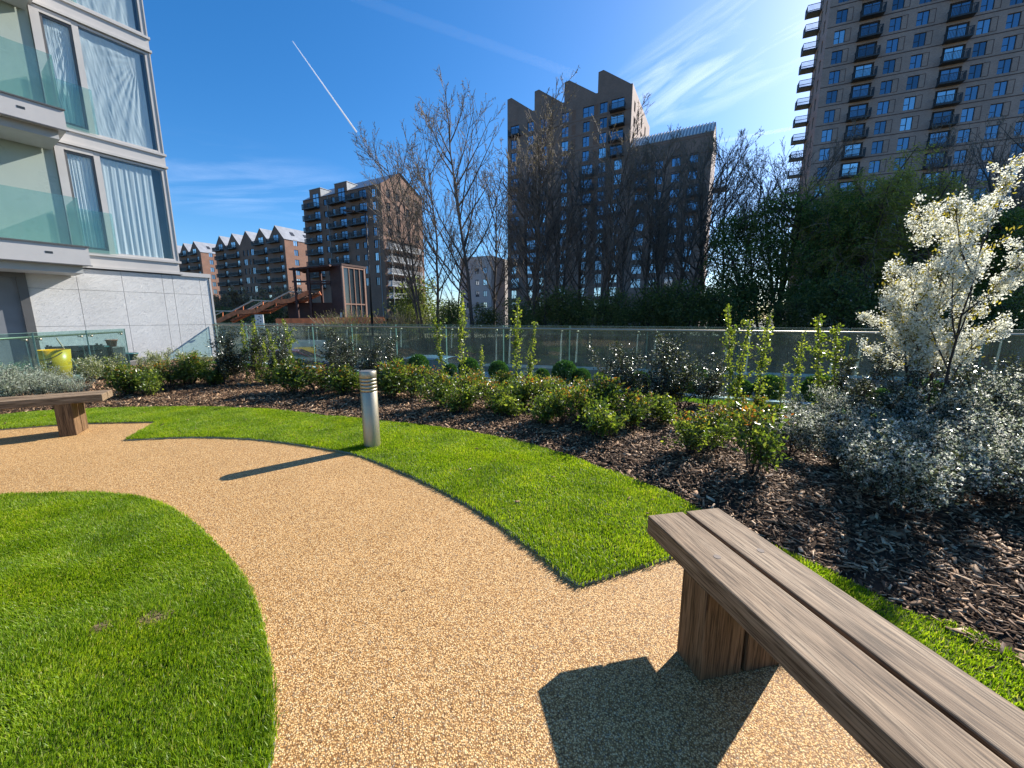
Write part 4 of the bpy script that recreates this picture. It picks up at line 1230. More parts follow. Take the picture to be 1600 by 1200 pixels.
ir = thing('iron_railing', 'dark upright iron railings along the far side of the street', 'railing', (0, 0, 0))
def rl(x): return road_edge(x) + 2.6
mb = MB(); bars = MB(); posts = MB()
x = -19.0
while x < 24:
    z = bank_z(x, rl(x))
    for dz in (.18, 1.35): mb.beam((x, rl(x), z + dz), (x + 1.5, rl(x + 1.5), bank_z(x + 1.5, rl(x + 1.5)) + dz), .03, .05)
    for i in range(11):
        xx = x + 1.5 * i / 11; zz = bank_z(xx, rl(xx)); bars.box(xx - .011, xx + .011, rl(xx) - .011, rl(xx) + .011, zz + .03, zz + 1.55)
    posts.box(x - .03, x + .03, rl(x) - .03, rl(x) + .03, z - .1, z + 1.6)
    x += 1.5
mb.build('rail', M['black_paint'], ir); bars.build('bars', M['black_paint'], ir); posts.build('posts', M['black_paint'], ir)
for c_ in ir.children[1:]: c_['kind'] = 'stuff'

gb = thing('grit_bin', 'yellow roadside grit bin seen through the greenish glass', 'bin', (at(475, 530, 24).x, 24.0, bank_z(at(475, 530, 24).x, 24.0)), .2)
mb = MB(); mb.prism([(-.5, -.32, 0), (.5, -.32, 0), (.55, -.36, .75), (-.55, -.36, .75)], (0, .66, 0)); mb.build('bin_body', M['yellow'], gb)
mb = MB(); mb.prism([(-.6, -.4, .75), (.6, -.4, .75), (.5, -.3, 1.0), (-.5, -.3, 1.0)], (0, .7, 0)); mb.build('lid', M['yellow'], gb)

# pale low wall behind the parked cars on the left
lw = MB()
lw.beam((at(392, 520, 23).x, 27, -.9), (at(470, 520, 23).x, 26.3, -.9), .2, 1.5)
tag(lw.build('boundary_wall', M['pale_render'], bevel=.01), 'low pale rendered wall behind the plum car', 'wall')

# ------------------------------------------------------------------ cars
def car(label, loc, rz, paint):
    t = thing('parked_car', label, 'car', loc, rz, 'cars parked in the street')
    # stations along x: (x, sill z, belt z, half width)
    S = [(-2.05, .42, .62, .62), (-1.98, .28, .82, .78), (-1.5, .2, .92, .86), (-.6, .18, .94, .89), (.5, .18, .94, .89), (1.1, .2, .96, .88), (1.75, .26, .95, .83), (1.98, .34, .86, .74)]
    mb = MB(); rings = []
    for x, zs, zb, w_ in S:
        rings.append([(x, -w_ * .92, zs), (x, -w_, (zs + zb) * .5), (x, -w_ * .93, zb), (x, w_ * .93, zb), (x, w_, (zs + zb) * .5), (x, w_ * .92, zs)])
    pts = [p for r in rings for p in r]; fs = []
    for i in range(len(S) - 1):
        for k in range(6):
            fs.append((i * 6 + k, i * 6 + (k + 1) % 6, (i + 1) * 6 + (k + 1) % 6, (i + 1) * 6 + k))
    fs += [tuple(range(5, -1, -1)), tuple(range((len(S) - 1) * 6, len(S) * 6))]
    mb.add(pts, fs); bd = mb.build('body', paint, t, True)
    sd = bd.modifiers.new('sub', 'SUBSURF'); sd.levels = sd.render_levels = 2
    # cabin glass and roof
    G_ = [(-.95, .9, .76, .93), (-.15, .86, .66, 1.36), (.55, .84, .66, 1.44), (1.25, .84, .64, 1.38), (1.85, .78, .7, .94)]
    gm = MB()
    b_ = [(-1.0, -.8, .92), (1.88, -.76, .93), (1.88, .76, .93), (-1.0, .8, .92)]; tp = [(-.12, -.6, 1.37), (1.3, -.58, 1.37), (1.3, .58, 1.37), (-.12, .6, 1.37)]
    gm.add(b_ + tp, [(0, 1, 5, 4), (1, 2, 6, 5), (2, 3, 7, 6), (3, 0, 4, 7), (4, 5, 6, 7)]); gm.build('window', M['car_glass'], t, bevel=.02)
    rm = MB(); nx, ny = 8, 7; pts = []; fs = []
    for i in range(nx):
        for j in range(ny):
            u_ = i / (nx - 1); v_ = j / (ny - 1) * 2 - 1
            pts.append((-.2 + 1.6 * u_, v_ * (.61 - .03 * u_), 1.375 + .085 * (1 - v_ * v_) * math.sin(math.pi * (.15 + .75 * u_)) + (.0)))
    for i in range(nx - 1):
        for j in range(ny - 1): fs.append((i * ny + j, (i + 1) * ny + j, (i + 1) * ny + j + 1, i * ny + j + 1))
    rm.add(pts, fs)
    r_ = rm.build('roof', paint, t, True); so_ = r_.modifiers.new('s', 'SOLIDIFY'); so_.thickness = .03
    an = MB(); an.tube((1.15, 0, 1.44), (1.32, 0, 1.62), .006, .004, 6); an.build('aerial', M['dark_plastic'], r_)
    for sy in (-1, 1):
        pm = MB()
        for a, c in (((-1.0, .8, .92), (-.12, .6, 1.38)), ((.5, .82, .93), (.52, .63, 1.4)), ((1.88, .77, .93), (1.32, .59, 1.39))): pm.beam((a[0], a[1] * sy, a[2]), (c[0], c[1] * sy, c[2]), .06, .06)
        pm.build('pillar', paint, t)
        mm = MB(); mm.box(-.75, -.55, sy * .93 - .09, sy * .93 + .09, .95, 1.1); mm.build('mirror', paint, t, bevel=.03)
    for x in (-1.25, 1.25):
        for sy in (-1, 1):
            wm_ = MB(); wm_.M = Matrix.Translation((x, sy * .8, .31)) @ Matrix.Rotation(R(90), 4, 'X'); wm_.lathe([(.0, -.1), (.2, -.1), (.29, -.1), (.31, -.06), (.31, .06), (.29, .1), (0, .1)], 24)
            wh = wm_.build('wheel', M['tyre'], t, True)
            rmm = MB(); rmm.M = wm_.M.copy(); rmm.lathe([(0, -.115), (.17, -.115), (.19, -.105), (.19, .105), (.17, .115), (0, .115)], 20); rmm.build('rim', M['zinc'], wh, True)
    return t
car('plum-coloured hatchback parked beyond the glass behind the climbers', (at(462, 550, 17).x, 17.0, -1.44), R(200), M['car_plum'])
car('pale blue car parked just beyond the glass balustrade', (at(695, 560, 13.6).x, 13.8, -1.44), R(165), M['car_blue'])

# ------------------------------------------------------------------ patio things
bk = thing('mop_bucket', 'bright yellow plastic mop bucket standing by the patio glass', 'bucket', (-7.35, 6.5, .0))
bk.location = (*(at(86, 560, 8.5)[:2]), .01)
bk.scale = (1.25, 1.25, 1.3)
mb = MB(); mb.lathe([(0, .005), (.17, .005), (.205, .5), (.19, .5), (.16, .03), (0, .03)], 28); mb.build('bucket_shell', M['yellow'], bk, True)
mb = MB()
for k, (ang, zz, w_, h_) in enumerate([(-1.15, .26, .05, .03), (-1.0, .27, .025, .05), (-1.25, .22, .03, .03), (-1.1, .20, .07, .015), (-.95, .22, .02, .02)]):
    r_ = .17 + .035 * zz / .5 + .003
    mb.M = Matrix.Rotation(ang, 4, 'Z'); mb.box(r_ - .002, r_ + .002, -w_ / 2, w_ / 2, zz, zz + h_)
mb.build('warning_mark', M['black_paint'], bk)
mb = MB()
for i in range(12):
    a0 = math.pi * i / 12; a1 = math.pi * (i + 1) / 12
    mb.tube((math.cos(a0) * .205, -.05 - .16 * math.sin(a0), .46 - .12 * math.sin(a0)), (math.cos(a1) * .205, -.05 - .16 * math.sin(a1), .46 - .12 * math.sin(a1)), .006, n=6)
mb.build('bail_handle', M['dark_plastic'], bk)
def tub(label, loc, r0, r1, h, m, name='plant_pot'):
    mb = MB(); mb.lathe([(0, .004), (r0, .004), (r1, h), (r1 + .012, h), (r1 + .012, h + .02), (r1 - .01, h + .02), (r0 - .012, .02), (0, .02)], 28)
    o = mb.build(name, m, None, True, loc); return tag(o, label, 'plant pot')
p_ = at(147, 545, 9.7); tub('large dark teal tub with a terracotta rim piece in it, on the patio', (p_.x, p_.y, .01), .22, .27, .62, M['teal_plastic'])
p_ = at(200, 552, 10.4); tub('low teal plastic bowl in front of the riven stone wall', (p_.x, p_.y, .22), .14, .2, .17, M['teal_plastic'])
pz = MB(); pz.box(p_.x - .2, p_.x + .2, p_.y - .2, p_.y + .2, 0.005, .22); tag(pz.build('wooden_crate', M['grey_dark'], bevel=.01), 'plain dark box under the low teal bowl', 'crate')
p_ = at(174, 533, 9.95); tub('small terracotta pot perched beside the dark teal tub', (p_.x, p_.y, .62), .08, .11, .16, M['terracotta'])
pz = MB(); pz.box(p_.x - .16, p_.x + .16, p_.y - .16, p_.y + .16, .005, .62); tag(pz.build('plinth', M['dark_plastic'], bevel=.01), 'dark plinth under the small terracotta pot', 'plinth')
p_ = at(118, 545, 9.4)
cr = thing('slatted_planter', 'dark slatted planter box behind the yellow bucket', 'planter', (p_.x, p_.y, .01), R(56))
for k in range(5):
    mb = MB(); z = .04 + k * .13
    mb.box(-.45, .45, -.28, -.26, z, z + .1); mb.box(-.45, .45, .26, .28, z, z + .1); mb.box(-.45, -.43, -.26, .26, z, z + .1); mb.box(.43, .45, -.26, .26, z, z + .1); mb.build('slat', M['dark_plastic'], cr)
mb = MB()
for sx in (-1, 1):
    for sy in (-1, 1): mb.box(sx * .41 - .02, sx * .41 + .02, sy * .24 - .02, sy * .24 + .02, 0, .7)
mb.build('corner_post', M['dark_plastic'], cr)
bm_ = MB(); a = at(88, 528, 9.2); c = at(128, 570, 8.7); bm_.tube((c.x, c.y, .03), (a.x, a.y, a.z), .014, n=8)
tag(bm_.build('broom_handle', M['stick'], None, True), 'pale wooden pole leaning across the patio behind the yellow bucket', 'pole')

# ================================================================== trees
def tubes_np(segs, k=4):
    """segs: list of (p0,p1,r0,r1) -> verts, quads"""
    n = len(segs)
    A = np.array([s[0] for s in segs]); B = np.array([s[1] for s in segs]); r0 = np.array([s[2] for s in segs]); r1 = np.array([s[3] for s in segs])
    D = B - A; D /= np.linalg.norm(D, axis=1, keepdims=True) + 1e-9
    ref = np.where(np.abs(D[:, 2:3]) > .9, np.array([[1., 0, 0]]), np.array([[0, 0, 1.]]))
    S = np.cross(D, ref); S /= np.linalg.norm(S, axis=1, keepdims=True); T = np.cross(D, S)
    an = np.arange(k) * 2 * np.pi / k
    ring = S[:, None, :] * np.cos(an)[None, :, None] + T[:, None, :] * np.sin(an)[None, :, None]
    V = np.concatenate([A[:, None] + ring * r0[:, None, None], B[:, None] + ring * r1[:, None, None]], 1).reshape(-1, 3)
    b = (np.arange(n) * 2 * k)[:, None]; i = np.arange(k); j = (i + 1) % k
    F = np.stack([b + i, b + j, b + k + j, b + k + i], 2).reshape(-1, 4)
    return V, F

def grow(rng, p, d, L, r, depth, prm, segs, tips):
    ns = prm['segs'][min(depth, len(prm['segs']) - 1)]
    pts = [p]; d = d / np.linalg.norm(d)
    for i in range(ns):
        d = d + rng.normal(0, prm['wob'], 3) + np.array((0, 0, prm['up'][min(depth, len(prm['up']) - 1)]))
        d /= np.linalg.norm(d)
        q = p + d * L / ns
        ra = r * (1 - i / ns * (1 - prm['taper'])); rb = r * (1 - (i + 1) / ns * (1 - prm['taper']))
        segs.append((p, q, ra, rb, depth)); p = q; pts.append(p)
    if depth >= prm['depth']:
        tips.append((p, d)); return
    nc = prm['n'][depth]
    nc = int(rng.poisson(nc * .4) + nc * .6)
    for c in range(nc):
        t = prm['start'][depth] + (1 - prm['start'][depth]) * (c + rng.rand()) / nc
        f = t * ns; k = min(int(f), ns - 1); q = pts[k] + (pts[k + 1] - pts[k]) * (f - k)
        ang = prm['ang'][depth] * rng.uniform(.7, 1.25); az = rng.uniform(0, 2 * np.pi)
        dd = (pts[k + 1] - pts[k]); dd = dd / np.linalg.norm(dd)
        o = np.cross(dd, (0.31, .77, .2)); o /= np.linalg.norm(o); o2 = np.cross(dd, o)
        nd = dd * math.cos(ang) + (o * math.cos(az) + o2 * math.sin(az)) * math.sin(ang)
        grow(rng, q, nd, L * prm['len'][depth] * rng.uniform(.7, 1.2) * (1.15 - .55 * t), r * prm['rad'][depth] * (1.1 - .4 * t), depth + 1, prm, segs, tips)
    tips.append((p, d))

def leaf_arrays(C, Dv, L, ratio, rng, fold=.25, flat=None):
    """rhombic folded leaves at C pointing along Dv"""
    n = len(C); Dv = Dv / (np.linalg.norm(Dv, axis=1, keepdims=True) + 1e-9)
    rv = rng.normal(0, 1, (n, 3))
    if flat is not None: rv = rv * (1 - flat) + np.array((0, 0, 1.0)) * flat * 2
    S = np.cross(Dv, rv); S /= np.linalg.norm(S, axis=1, keepdims=True) + 1e-9
    U = np.cross(S, Dv)
    L = np.asarray(L)[:, None]; W = L * ratio / 2
    V = np.empty((n, 4, 3), np.float32)
    V[:, 0] = C; V[:, 1] = C + Dv * L * .48 + S * W + U * W * fold; V[:, 2] = C + Dv * L; V[:, 3] = C + Dv * L * .48 - S * W + U * W * fold
    b = (np.arange(n) * 4)[:, None]
    F = np.concatenate([b + np.array((0, 1, 2)), b + np.array((0, 2, 3))])
    # keep the two halves of a leaf as one island
    return V.reshape(-1, 3), F

def merge(parts):
    Vs = []; Fs = []; b = 0
    for V, F in parts: Vs.append(V); Fs.append(F + b); b += len(V)
    return np.concatenate(Vs), np.concatenate(Fs)

def rand_dirs(rng, n, up=0.0):
    d = rng.normal(0, 1, (n, 3)); d[:, 2] += up
    return d / np.linalg.norm(d, axis=1, keepdims=True)

M['bud'] = leaf_mat('bud', [(0, (.10, .09, .075)), (1, (.19, .16, .12))], .3, .6, spec=.2)
M['ivy'] = leaf_mat('dark evergreen leaf', [(0, (.05, .085, .028)), (.5, (.09, .15, .045)), (1, (.16, .24, .07))], .55, .4)
M['willow'] = leaf_mat('young willow leaf', [(0, (.15, .17, .04)), (.6, (.24, .26, .065)), (1, (.33, .33, .1))], .6, .5)
M['lightleaf'] = leaf_mat('spring willow leaf', [(0, (.16, .19, .05)), (1, (.3, .3, .1))], .5, .5)
M['hedge'] = leaf_mat('dull bush leaf', [(0, (.05, .075, .025)), (.6, (.095, .13, .04)), (1, (.16, .19, .065))], .5, .5)
M['pinkbush'] = leaf_mat('pinkish budding leaf', [(0, (.16, .11, .085)), (.6, (.26, .19, .14)), (1, (.3, .25, .13))], .35, .6)

def make_tree(label, group, seed, h, prm, loc, leaf=None, name='bare_tree', trunk_r=.16, stems=1, lean=(0, 0), spread=.0, bark='bark', twig='twig', kmin=.013):
    rng = np.random.RandomState(seed); segs = []; tips = []
    for s in range(stems):
        a = rng.uniform(0, 6.28); d = np.array((lean[0] + spread * math.cos(a), lean[1] + spread * math.sin(a), 1.0))
        p0 = np.array((.3 * math.cos(a), .3 * math.sin(a), -.2)) * (1 if stems > 1 else 0) + np.array((0, 0, -.2))
        grow(rng, p0, d, h * (.72 if stems == 1 else rng.uniform(.55, .8)), trunk_r, 0, prm, segs, tips)
    zk = h / max(s_[1][2] for s_ in segs)
    segs = [(a * zk, b * zk, r0, r1, dp) for a, b, r0, r1, dp in segs]; tips = [(q * zk, d) for q, d in tips]
    t = thing(name, label, 'tree', loc, 0, group)
    big = [(a, b, max(r0, kmin), max(r1, kmin)) for a, b, r0, r1, dp in segs if dp <= 1]
    sm = [(a, b, max(r0, kmin), max(r1, kmin * .8)) for a, b, r0, r1, dp in segs if dp > 1]
    V, F = tubes_np(big, 6); obj('trunk', np_mesh('trunk', V, [F], M[bark], True), t)
    V, F = tubes_np(sm, 3); mats = [M[twig]]
    o = obj('crown', np_mesh('crown', V, [F], mats), t)
    if leaf:
        P = np.array([q[0] for q in tips]); Dd = np.array([q[1] for q in tips])
        # leaves scattered along the finest segments too
        fs = [s_ for s_ in segs if s_[4] >= leaf.get('from', prm['depth'])]
        A = np.array([s_[0] for s_ in fs]); B = np.array([s_[1] for s_ in fs])
        n = leaf['n']; i = rng.randint(0, len(fs), n); tt = rng.rand(n, 1)
        C = A[i] + (B[i] - A[i]) * tt + rng.normal(0, leaf.get('scat', .03), (n, 3))
        dv = (B[i] - A[i]); dv /= np.linalg.norm(dv, axis=1, keepdims=True) + 1e-9
        dv = dv * leaf.get('along', .8) + rng.normal(0, 1, (n, 3)) * .7 + np.array((0, 0, leaf.get('hang', 0)))
        V, F = leaf_arrays(C, dv, rng.uniform(.7, 1.3, n) * leaf['L'], leaf['ratio'], rng)
        obj('foliage', np_mesh('foliage', V, [F], M[leaf['mat']]), t)
    return t

ASC = dict(segs=[9, 5, 4, 3], wob=.06, up=[.02, .10, .10, .08], taper=.25, depth=3, n=[22, 8, 5], start=[.18, .2, .15], ang=[.72, .65, .6], len=[.42, .45, .5], rad=[.42, .45, .55])
BUD = dict(n=3600, L=.125, ratio=.28, mat='bud', scat=.02)
def bz(x, y): return bank_z(x, y)
def put(u, Y): 
    x = at(u, 500, Y).x
    return (x, Y, bz(x, Y))
proto = [
    make_tree('tall bare tree with buds, the highest crown, left of the sawtooth tower', 'bare trees beyond the street', 101, 18.2, ASC, put(738, 30), BUD, trunk_r=.17),
    make_tree('bare multi-stemmed tree leaning left in front of the brick balcony block', 'bare trees beyond the street', 102, 15.8, dict(ASC, ang=[.6, .6, .6], up=[.03, .09, .09, .07], n=[17, 7, 5]), put(664, 31), BUD, trunk_r=.12, stems=2, lean=(-.12, 0), spread=.08),
    make_tree('slim bare tree between the leaning tree and the tallest bare tree', 'bare trees beyond the street', 103, 17.3, dict(ASC, n=[26, 8, 5]), put(684, 33), BUD, trunk_r=.14),
    make_tree('bare bushy-topped tree in front of the left edge of the sawtooth tower', 'bare trees beyond the street', 104, 17.5, dict(ASC, ang=[.66, .6, .55], n=[20, 7, 5]), put(822, 32), BUD, trunk_r=.14, stems=2, spread=.10),
]
tl = [(0, 772, 36, 1.7, .8, 'bare tree just left of the sawtooth tower, lower than its neighbour'), (2, 852, 30, .6, .95, 'thin bare tree in front of the second sawtooth of the tower'),
      (3, 884, 33, 2.4, .9, 'bare tree in front of the middle window columns of the tower'), (1, 925, 31, 2.9, 1.0, 'spreading bare tree in front of the middle of the tower'),
      (0, 968, 32, 4.0, .85, 'bare tree below the tower balconies on the right side of the sawtooth roof'), (2, 1005, 34, 3.1, .95, 'bare tree where the tower meets its lower wing'),
      (3, 1050, 33, 1.2, .95, 'bare tree in front of the middle of the lower wing'), (0, 1098, 36, 5.1, 1.0, 'bare tree at the right end of the lower wing'),
      (2, 1128, 34, 2.0, .98, 'bare tree rising past the corner balcony of the lower wing'), (3, 1190, 36, .4, 1.0, 'bare tree against the sky between the two brown towers'),
      (1, 1225, 37, 5.3, 1.15, 'bushy bare tree against the sky next to the tallest tower'), (1, 1500, 26, 3.9, 1.0, 'bare spreading tree before the tall right tower, behind the white blossom'),
      (3, 1590, 24, .9, .85, 'bare tree at the far right edge in front of the tall tower'), (2, 835, 36, 3.3, 1.0, 'slim bare tree behind its neighbours at the second sawtooth'), (0, 905, 37, 1.1, .92, 'slim bare tree in front of the balconies in the middle of the tower'), (2, 945, 35, 5.2, .9, 'slim bare tree between the spreading tree and the right-hand balconies'), (0, 1028, 37, .4, .98, 'slim bare tree where the lower wing begins'), (2, 1075, 36, 4.1, .96, 'slim bare tree before the right half of the lower wing'), (2, 1155, 37, 2.7, .95, 'slim bare tree just right of the lower wing'), (0, 1420, 29, 2.2, .68, 'bare tree rising behind the willow in front of the tall tower'), (2, 715, 34, 4.4, .70, 'small bare tree just left of the tallest bare tree')]
for k, u, Y, rz, s, lab in tl: copy_thing(proto[k], put(u, Y), rz, (s, s, s), lab)

# dark evergreens and understorey
def crown_cloud(rng, n, blobs, L, ratio, flat=.3):
    parts = []
    Cs = []; 
    w_ = np.array([b_[3] ** 2 for b_ in blobs]); w_ = w_ / w_.sum()
    idx = rng.choice(len(blobs), n, p=w_)
    B = np.array([b_[:3] for b_ in blobs]); Rr = np.array([b_[3] for b_ in blobs])
    d = rand_dirs(rng, n); rad = Rr[idx] * rng.uniform(.35, 1.0, n) ** .6
    C = B[idx] + d * rad[:, None] * np.array((1, 1, .75))
    dv = d * .7 + rng.normal(0, .8, (n, 3))
    return leaf_arrays(C, dv, rng.uniform(.6, 1.4, n) * L, ratio, rng, flat=flat)
def evergreen(label, loc, seed, h, rad, n, mat, L=.16, group='evergreen trees beyond the street', name='evergreen_tree', low=.1, cat='tree', blob=(.16, .34)):
    rng = np.random.RandomState(seed)
    t = thing(name, label, cat, loc, 0, group)
    segs = []; tips = []
    prm = dict(segs=[7, 4, 3], wob=.1, up=[.02, .06, .05], taper=.3, depth=2, n=[16, 6], start=[.15, .2], ang=[.95, .7], len=[.38, .5], rad=[.4, .5])
    grow(rng, np.array((0, 0, -.2)), np.array((rng.normal(0, .06), 0, 1)), h * .85, .05 + .012 * h, 0, prm, segs, tips)
    V, F = tubes_np([(a, b_, max(r0, .012), max(r1, .012)) for a, b_, r0, r1, dp in segs], 5)
    obj('trunk', np_mesh('trunk', V, [F], M['bark_dark'], True), t)
    blobs = []
    for q, d in tips:
        if q[2] < h * low: continue
        k = max(.3, 1.15 - (q[2] / h) ** 1.5 * .75)
        qq = q * np.array((1, 1, 1)); rxy = math.hypot(qq[0], qq[1])
        if rxy > rad * k: qq[:2] *= rad * k / rxy
        blobs.append((*qq, rng.uniform(*blob) * rad))
    for _ in range(12):
        z = rng.uniform(low, .6) * h; a = rng.uniform(0, 6.28); r_ = rad * rng.uniform(.3, .85)
        blobs.append((r_ * math.cos(a), r_ * math.sin(a), z, rng.uniform(*blob) * rad * 1.1))
    V, F = crown_cloud(rng, n, blobs, L, .55)
    obj('crown', np_mesh('crown', V, [F], M[mat]), t)
    return t
ev = [evergreen('dark ivy-green tree, left end of the evergreen group, in front of the sky', put(1165, 30), 201, 11.0, 3.0, 10500, 'ivy'),
      evergreen('dense dark evergreen tree with a broad drooping crown beside the flowering tree', put(1290, 27), 202, 9.5, 3.6, 12000, 'ivy')]
for k, u, Y, rz, s, lab in [(0, 1215, 31, 2.1, 1.1, 'tallest dark evergreen below the gap between the towers'), (1, 1345, 30, 1.3, .95, 'dark evergreen behind the white blossom crown tip'),
                            (0, 1420, 26, 4.0, .85, 'dark evergreen largely hidden by the white flowering tree'), (1, 1520, 24, 2.8, .8, 'low dark evergreen at the right behind the blossom'), (0, 1600, 22, .6, .8, 'dark evergreen at the right end beyond the glass rail')]:
    copy_thing(ev[k], put(u, Y), rz, (s, s, s), lab)
WIL = dict(segs=[7, 5, 6], wob=.07, up=[.0, .02, -.22], taper=.3, depth=2, n=[20, 16], start=[.3, .2], ang=[.7, .8], len=[.5, .55], rad=[.4, .35])
wl = make_tree('weeping willow coming into yellow-green leaf below the tall right tower', 'willows below the tall tower', 211, 11.6, WIL, put(1335, 25), dict(n=17000, L=.19, ratio=.24, mat='willow', scat=.16, hang=-.5, **{'from': 2}), name='willow_tree', trunk_r=.25, twig='tan_twig')
copy_thing(wl, put(1425, 25), 2.2, (1.05, 1.05, .95), 'second willow, between the first willow and the bare right-hand trees')
copy_thing(wl, put(1270, 29), 4.0, (.9, .9, .98), 'smaller willow at the left foot of the tall tower')

bush = evergreen('broad dark bush under the bare trees left of the sawtooth tower', put(700, 29), 221, 3.0, 2.4, 4300, 'hedge', L=.13, group='bushes beyond the railings', name='bush', low=.02, cat='bush', blob=(.22, .42))
for u, Y, rz, s, lab in [(648, 36, 5.2, 1.7, 'tall dark bush between the osier and the leaning bare tree'), (845, 34, .3, 1.2, 'taller dark bush behind the low ones, left part of the tower base'), (910, 33, 1.4, 1.25, 'taller dark bush behind the low ones, middle of the tower base'), (975, 34, 2.6, 1.2, 'taller dark bush behind the low ones, right of the tower middle'), (1040, 33, 3.9, 1.3, 'taller dark bush behind the low ones before the lower wing'), (1105, 33, 5.0, 1.4, 'taller dark bush at the right corner of the lower wing'), (1160, 28, .8, 1.7, 'tall dark bush filling the gap below the left end of the evergreens'), (1312, 23, 2.2, 1.35, 'dark bush in front of the willow trunk'), (1450, 22, 1.1, 1.5, 'tall dark bush behind the flowering tree stems'), (640, 33, .5, .9, 'dull green bush near the lamp post behind the railings'), (760, 31, 1.2, .9, 'dark bush between the two tallest bare tree trunks and the tower'), (815, 28, 2.0, 1.0, 'dark bush at the left foot of the tower'),
                         (880, 29, 3.0, 1.25, 'dark bush in front of the tower base, left of its middle'), (945, 27, 4.1, 1.15, 'dark bush in front of the middle of the tower base'), (1010, 28, 5.0, 1.3, 'dark bush at the foot of the lower wing'),
                         (1075, 27, .9, 1.35, 'dark bush at the right foot of the lower wing'), (1130, 26, 1.9, 1.2, 'dark bush below the first evergreen tree'), (1240, 24, 2.9, 1.0, 'dark bush below the broad evergreen'), (1390, 23, 3.4, 1.1, 'dark bush behind the blossom tree trunk'), (1500, 21, .2, 1.1, 'dark bush behind the right half of the blossom'), (1590, 19, 1.2, 1.1, 'dark bush beyond the right end of the glass rail')]:
    copy_thing(bush, put(u, Y), rz, (s, s, s), lab)
pk = make_tree('pinkish-brown budding bush in front of the gabled row', 'budding bushes by the rusty stair', 231, 7.5, dict(ASC, segs=[4, 4, 3, 3], n=[9, 7, 5], start=[.1, .2, .2], ang=[.8, .65, .6], up=[0, .03, .03, .02], len=[.6, .5, .5]), (*at(385, 495, 62)[:2], -1.4), dict(n=9000, L=.26, ratio=.5, mat='pinkbush', scat=.12), name='budding_bush', stems=4, spread=.5, trunk_r=.1)
copy_thing(pk, (*at(440, 495, 60)[:2], -1.4), 2.0, (.95, .95, 1.0), 'taller pinkish budding bush just left of the steel canopy')
copy_thing(pk, (*at(345, 495, 64)[:2], -1.4), 4.0, (.9, .9, .85), 'pinkish budding bush right beside the grey stone wall')
copy_thing(bush, (*at(415, 490, 55)[:2], -1.3), 1.0, (1.7, 1.7, 1.7), 'green bush behind the rusty stair')
copy_thing(bush, (*at(360, 490, 56)[:2], -1.3), 2.3, (1.5, 1.5, 1.3), 'low green bush between the stone wall and the rusty stair')
rng = np.random.RandomState(250)
hb = [(x, 235 + 25 * math.sin(x * .02), rng.uniform(1, 6), rng.uniform(6, 12)) for x in np.arange(-330, 330, 5)]
V, F = crown_cloud(rng, 26000, hb, 1.5, .6)
tag(obj('distant_trees', np_mesh('distant_trees', V, [F], M['hedge'])), 'far low belt of trees along the horizon', 'trees', kind='stuff')
def wand_bush(label, loc, seed, h, rad, n=260):
    rng = np.random.RandomState(seed); t = thing('osier_bush', label, 'bush', loc, 0, 'pale osier bushes along the planter')
    segs = []; 
    for i in range(n):
        a = rng.uniform(0, 6.28); r_ = rad * rng.rand() ** .6; p = np.array((r_ * .6 * math.cos(a), r_ * .6 * math.sin(a), 0)); d = np.array((math.cos(a) * r_ * .45, math.sin(a) * r_ * .45, 1.0)); L = h * rng.uniform(.6, 1.05)
        for k in range(4):
            q = p + d / np.linalg.norm(d) * L / 4; segs.append((p, q, .012, .009)); p = q; d = d + rng.normal(0, .12, 3)
    V, F = tubes_np(segs, 3); obj('stems', np_mesh('stems', V, [F], M['tan_twig']), t)
    A = np.array([s[0] for s in segs]); B = np.array([s[1] for s in segs]); m = 5000; i = rng.randint(0, len(segs), m)
    C = A[i] + (B[i] - A[i]) * rng.rand(m, 1); V, F = leaf_arrays(C, (B - A)[i] + rng.normal(0, .12, (m, 3)), rng.uniform(.06, .14, m), .3, rng)
    obj('foliage', np_mesh('foliage', V, [F], M['lightleaf']), t)
    return t
wb_ = wand_bush('pale yellow-green osier bush below the lift tower', (*at(540, 500, 31)[:2], -.5), 241, 2.6, 1.9)
copy_thing(wb_, (*at(628, 500, 31)[:2], -.6), 2.0, (1, 1, 1), 'pale yellow-green osier bush to the right of the lamp post')
copy_thing(wb_, (*at(480, 500, 33)[:2], -.6), 1.0, (1.3, 1.0, .55), 'low straw-coloured planting along the rusty planter edge')
copy_thing(wb_, (*at(505, 500, 33)[:2], -.6), 3.0, (1.0, 1.0, .5), 'low straw-coloured planting left of the first osier bush')

# ================================================================== garden plants
M['leaf_green'] = leaf_mat('fresh shrub leaf', [(0, (.026, .055, .014)), (.45, (.06, .105, .02)), (.8, (.11, .165, .03)), (1, (.2, .23, .06))], .48, .32)
M['leaf_orange'] = leaf_mat('orange young leaf', [(0, (.30, .12, .03)), (.3, (.40, .20, .045)), (.6, (.40, .28, .05)), (1, (.30, .32, .06))], .45, .35, tcol=(1.5, 1.1, .5))
M['leaf_dark'] = leaf_mat('glossy dark leaf', [(0, (.014, .022, .012)), (.5, (.03, .042, .02)), (.85, (.055, .07, .035)), (1, (.11, .12, .07))], .2, .24, spec=.75)
M['leaf_silver'] = leaf_mat('silvery leaf', [(0, (.17, .20, .15)), (.5, (.32, .36, .28)), (1, (.55, .57, .48))], .42, .4, tcol=(1.25, 1.25, .95))
M['leaf_varieg'] = leaf_mat('cream-edged leaf', [(0, (.10, .14, .07)), (.5, (.30, .33, .2)), (1, (.62, .62, .5))], .35, .4)
M['leaf_climb'] = leaf_mat('yellow-green climber leaf', [(0, (.08, .14, .02)), (.5, (.15, .21, .035)), (1, (.27, .31, .07))], .5, .32)
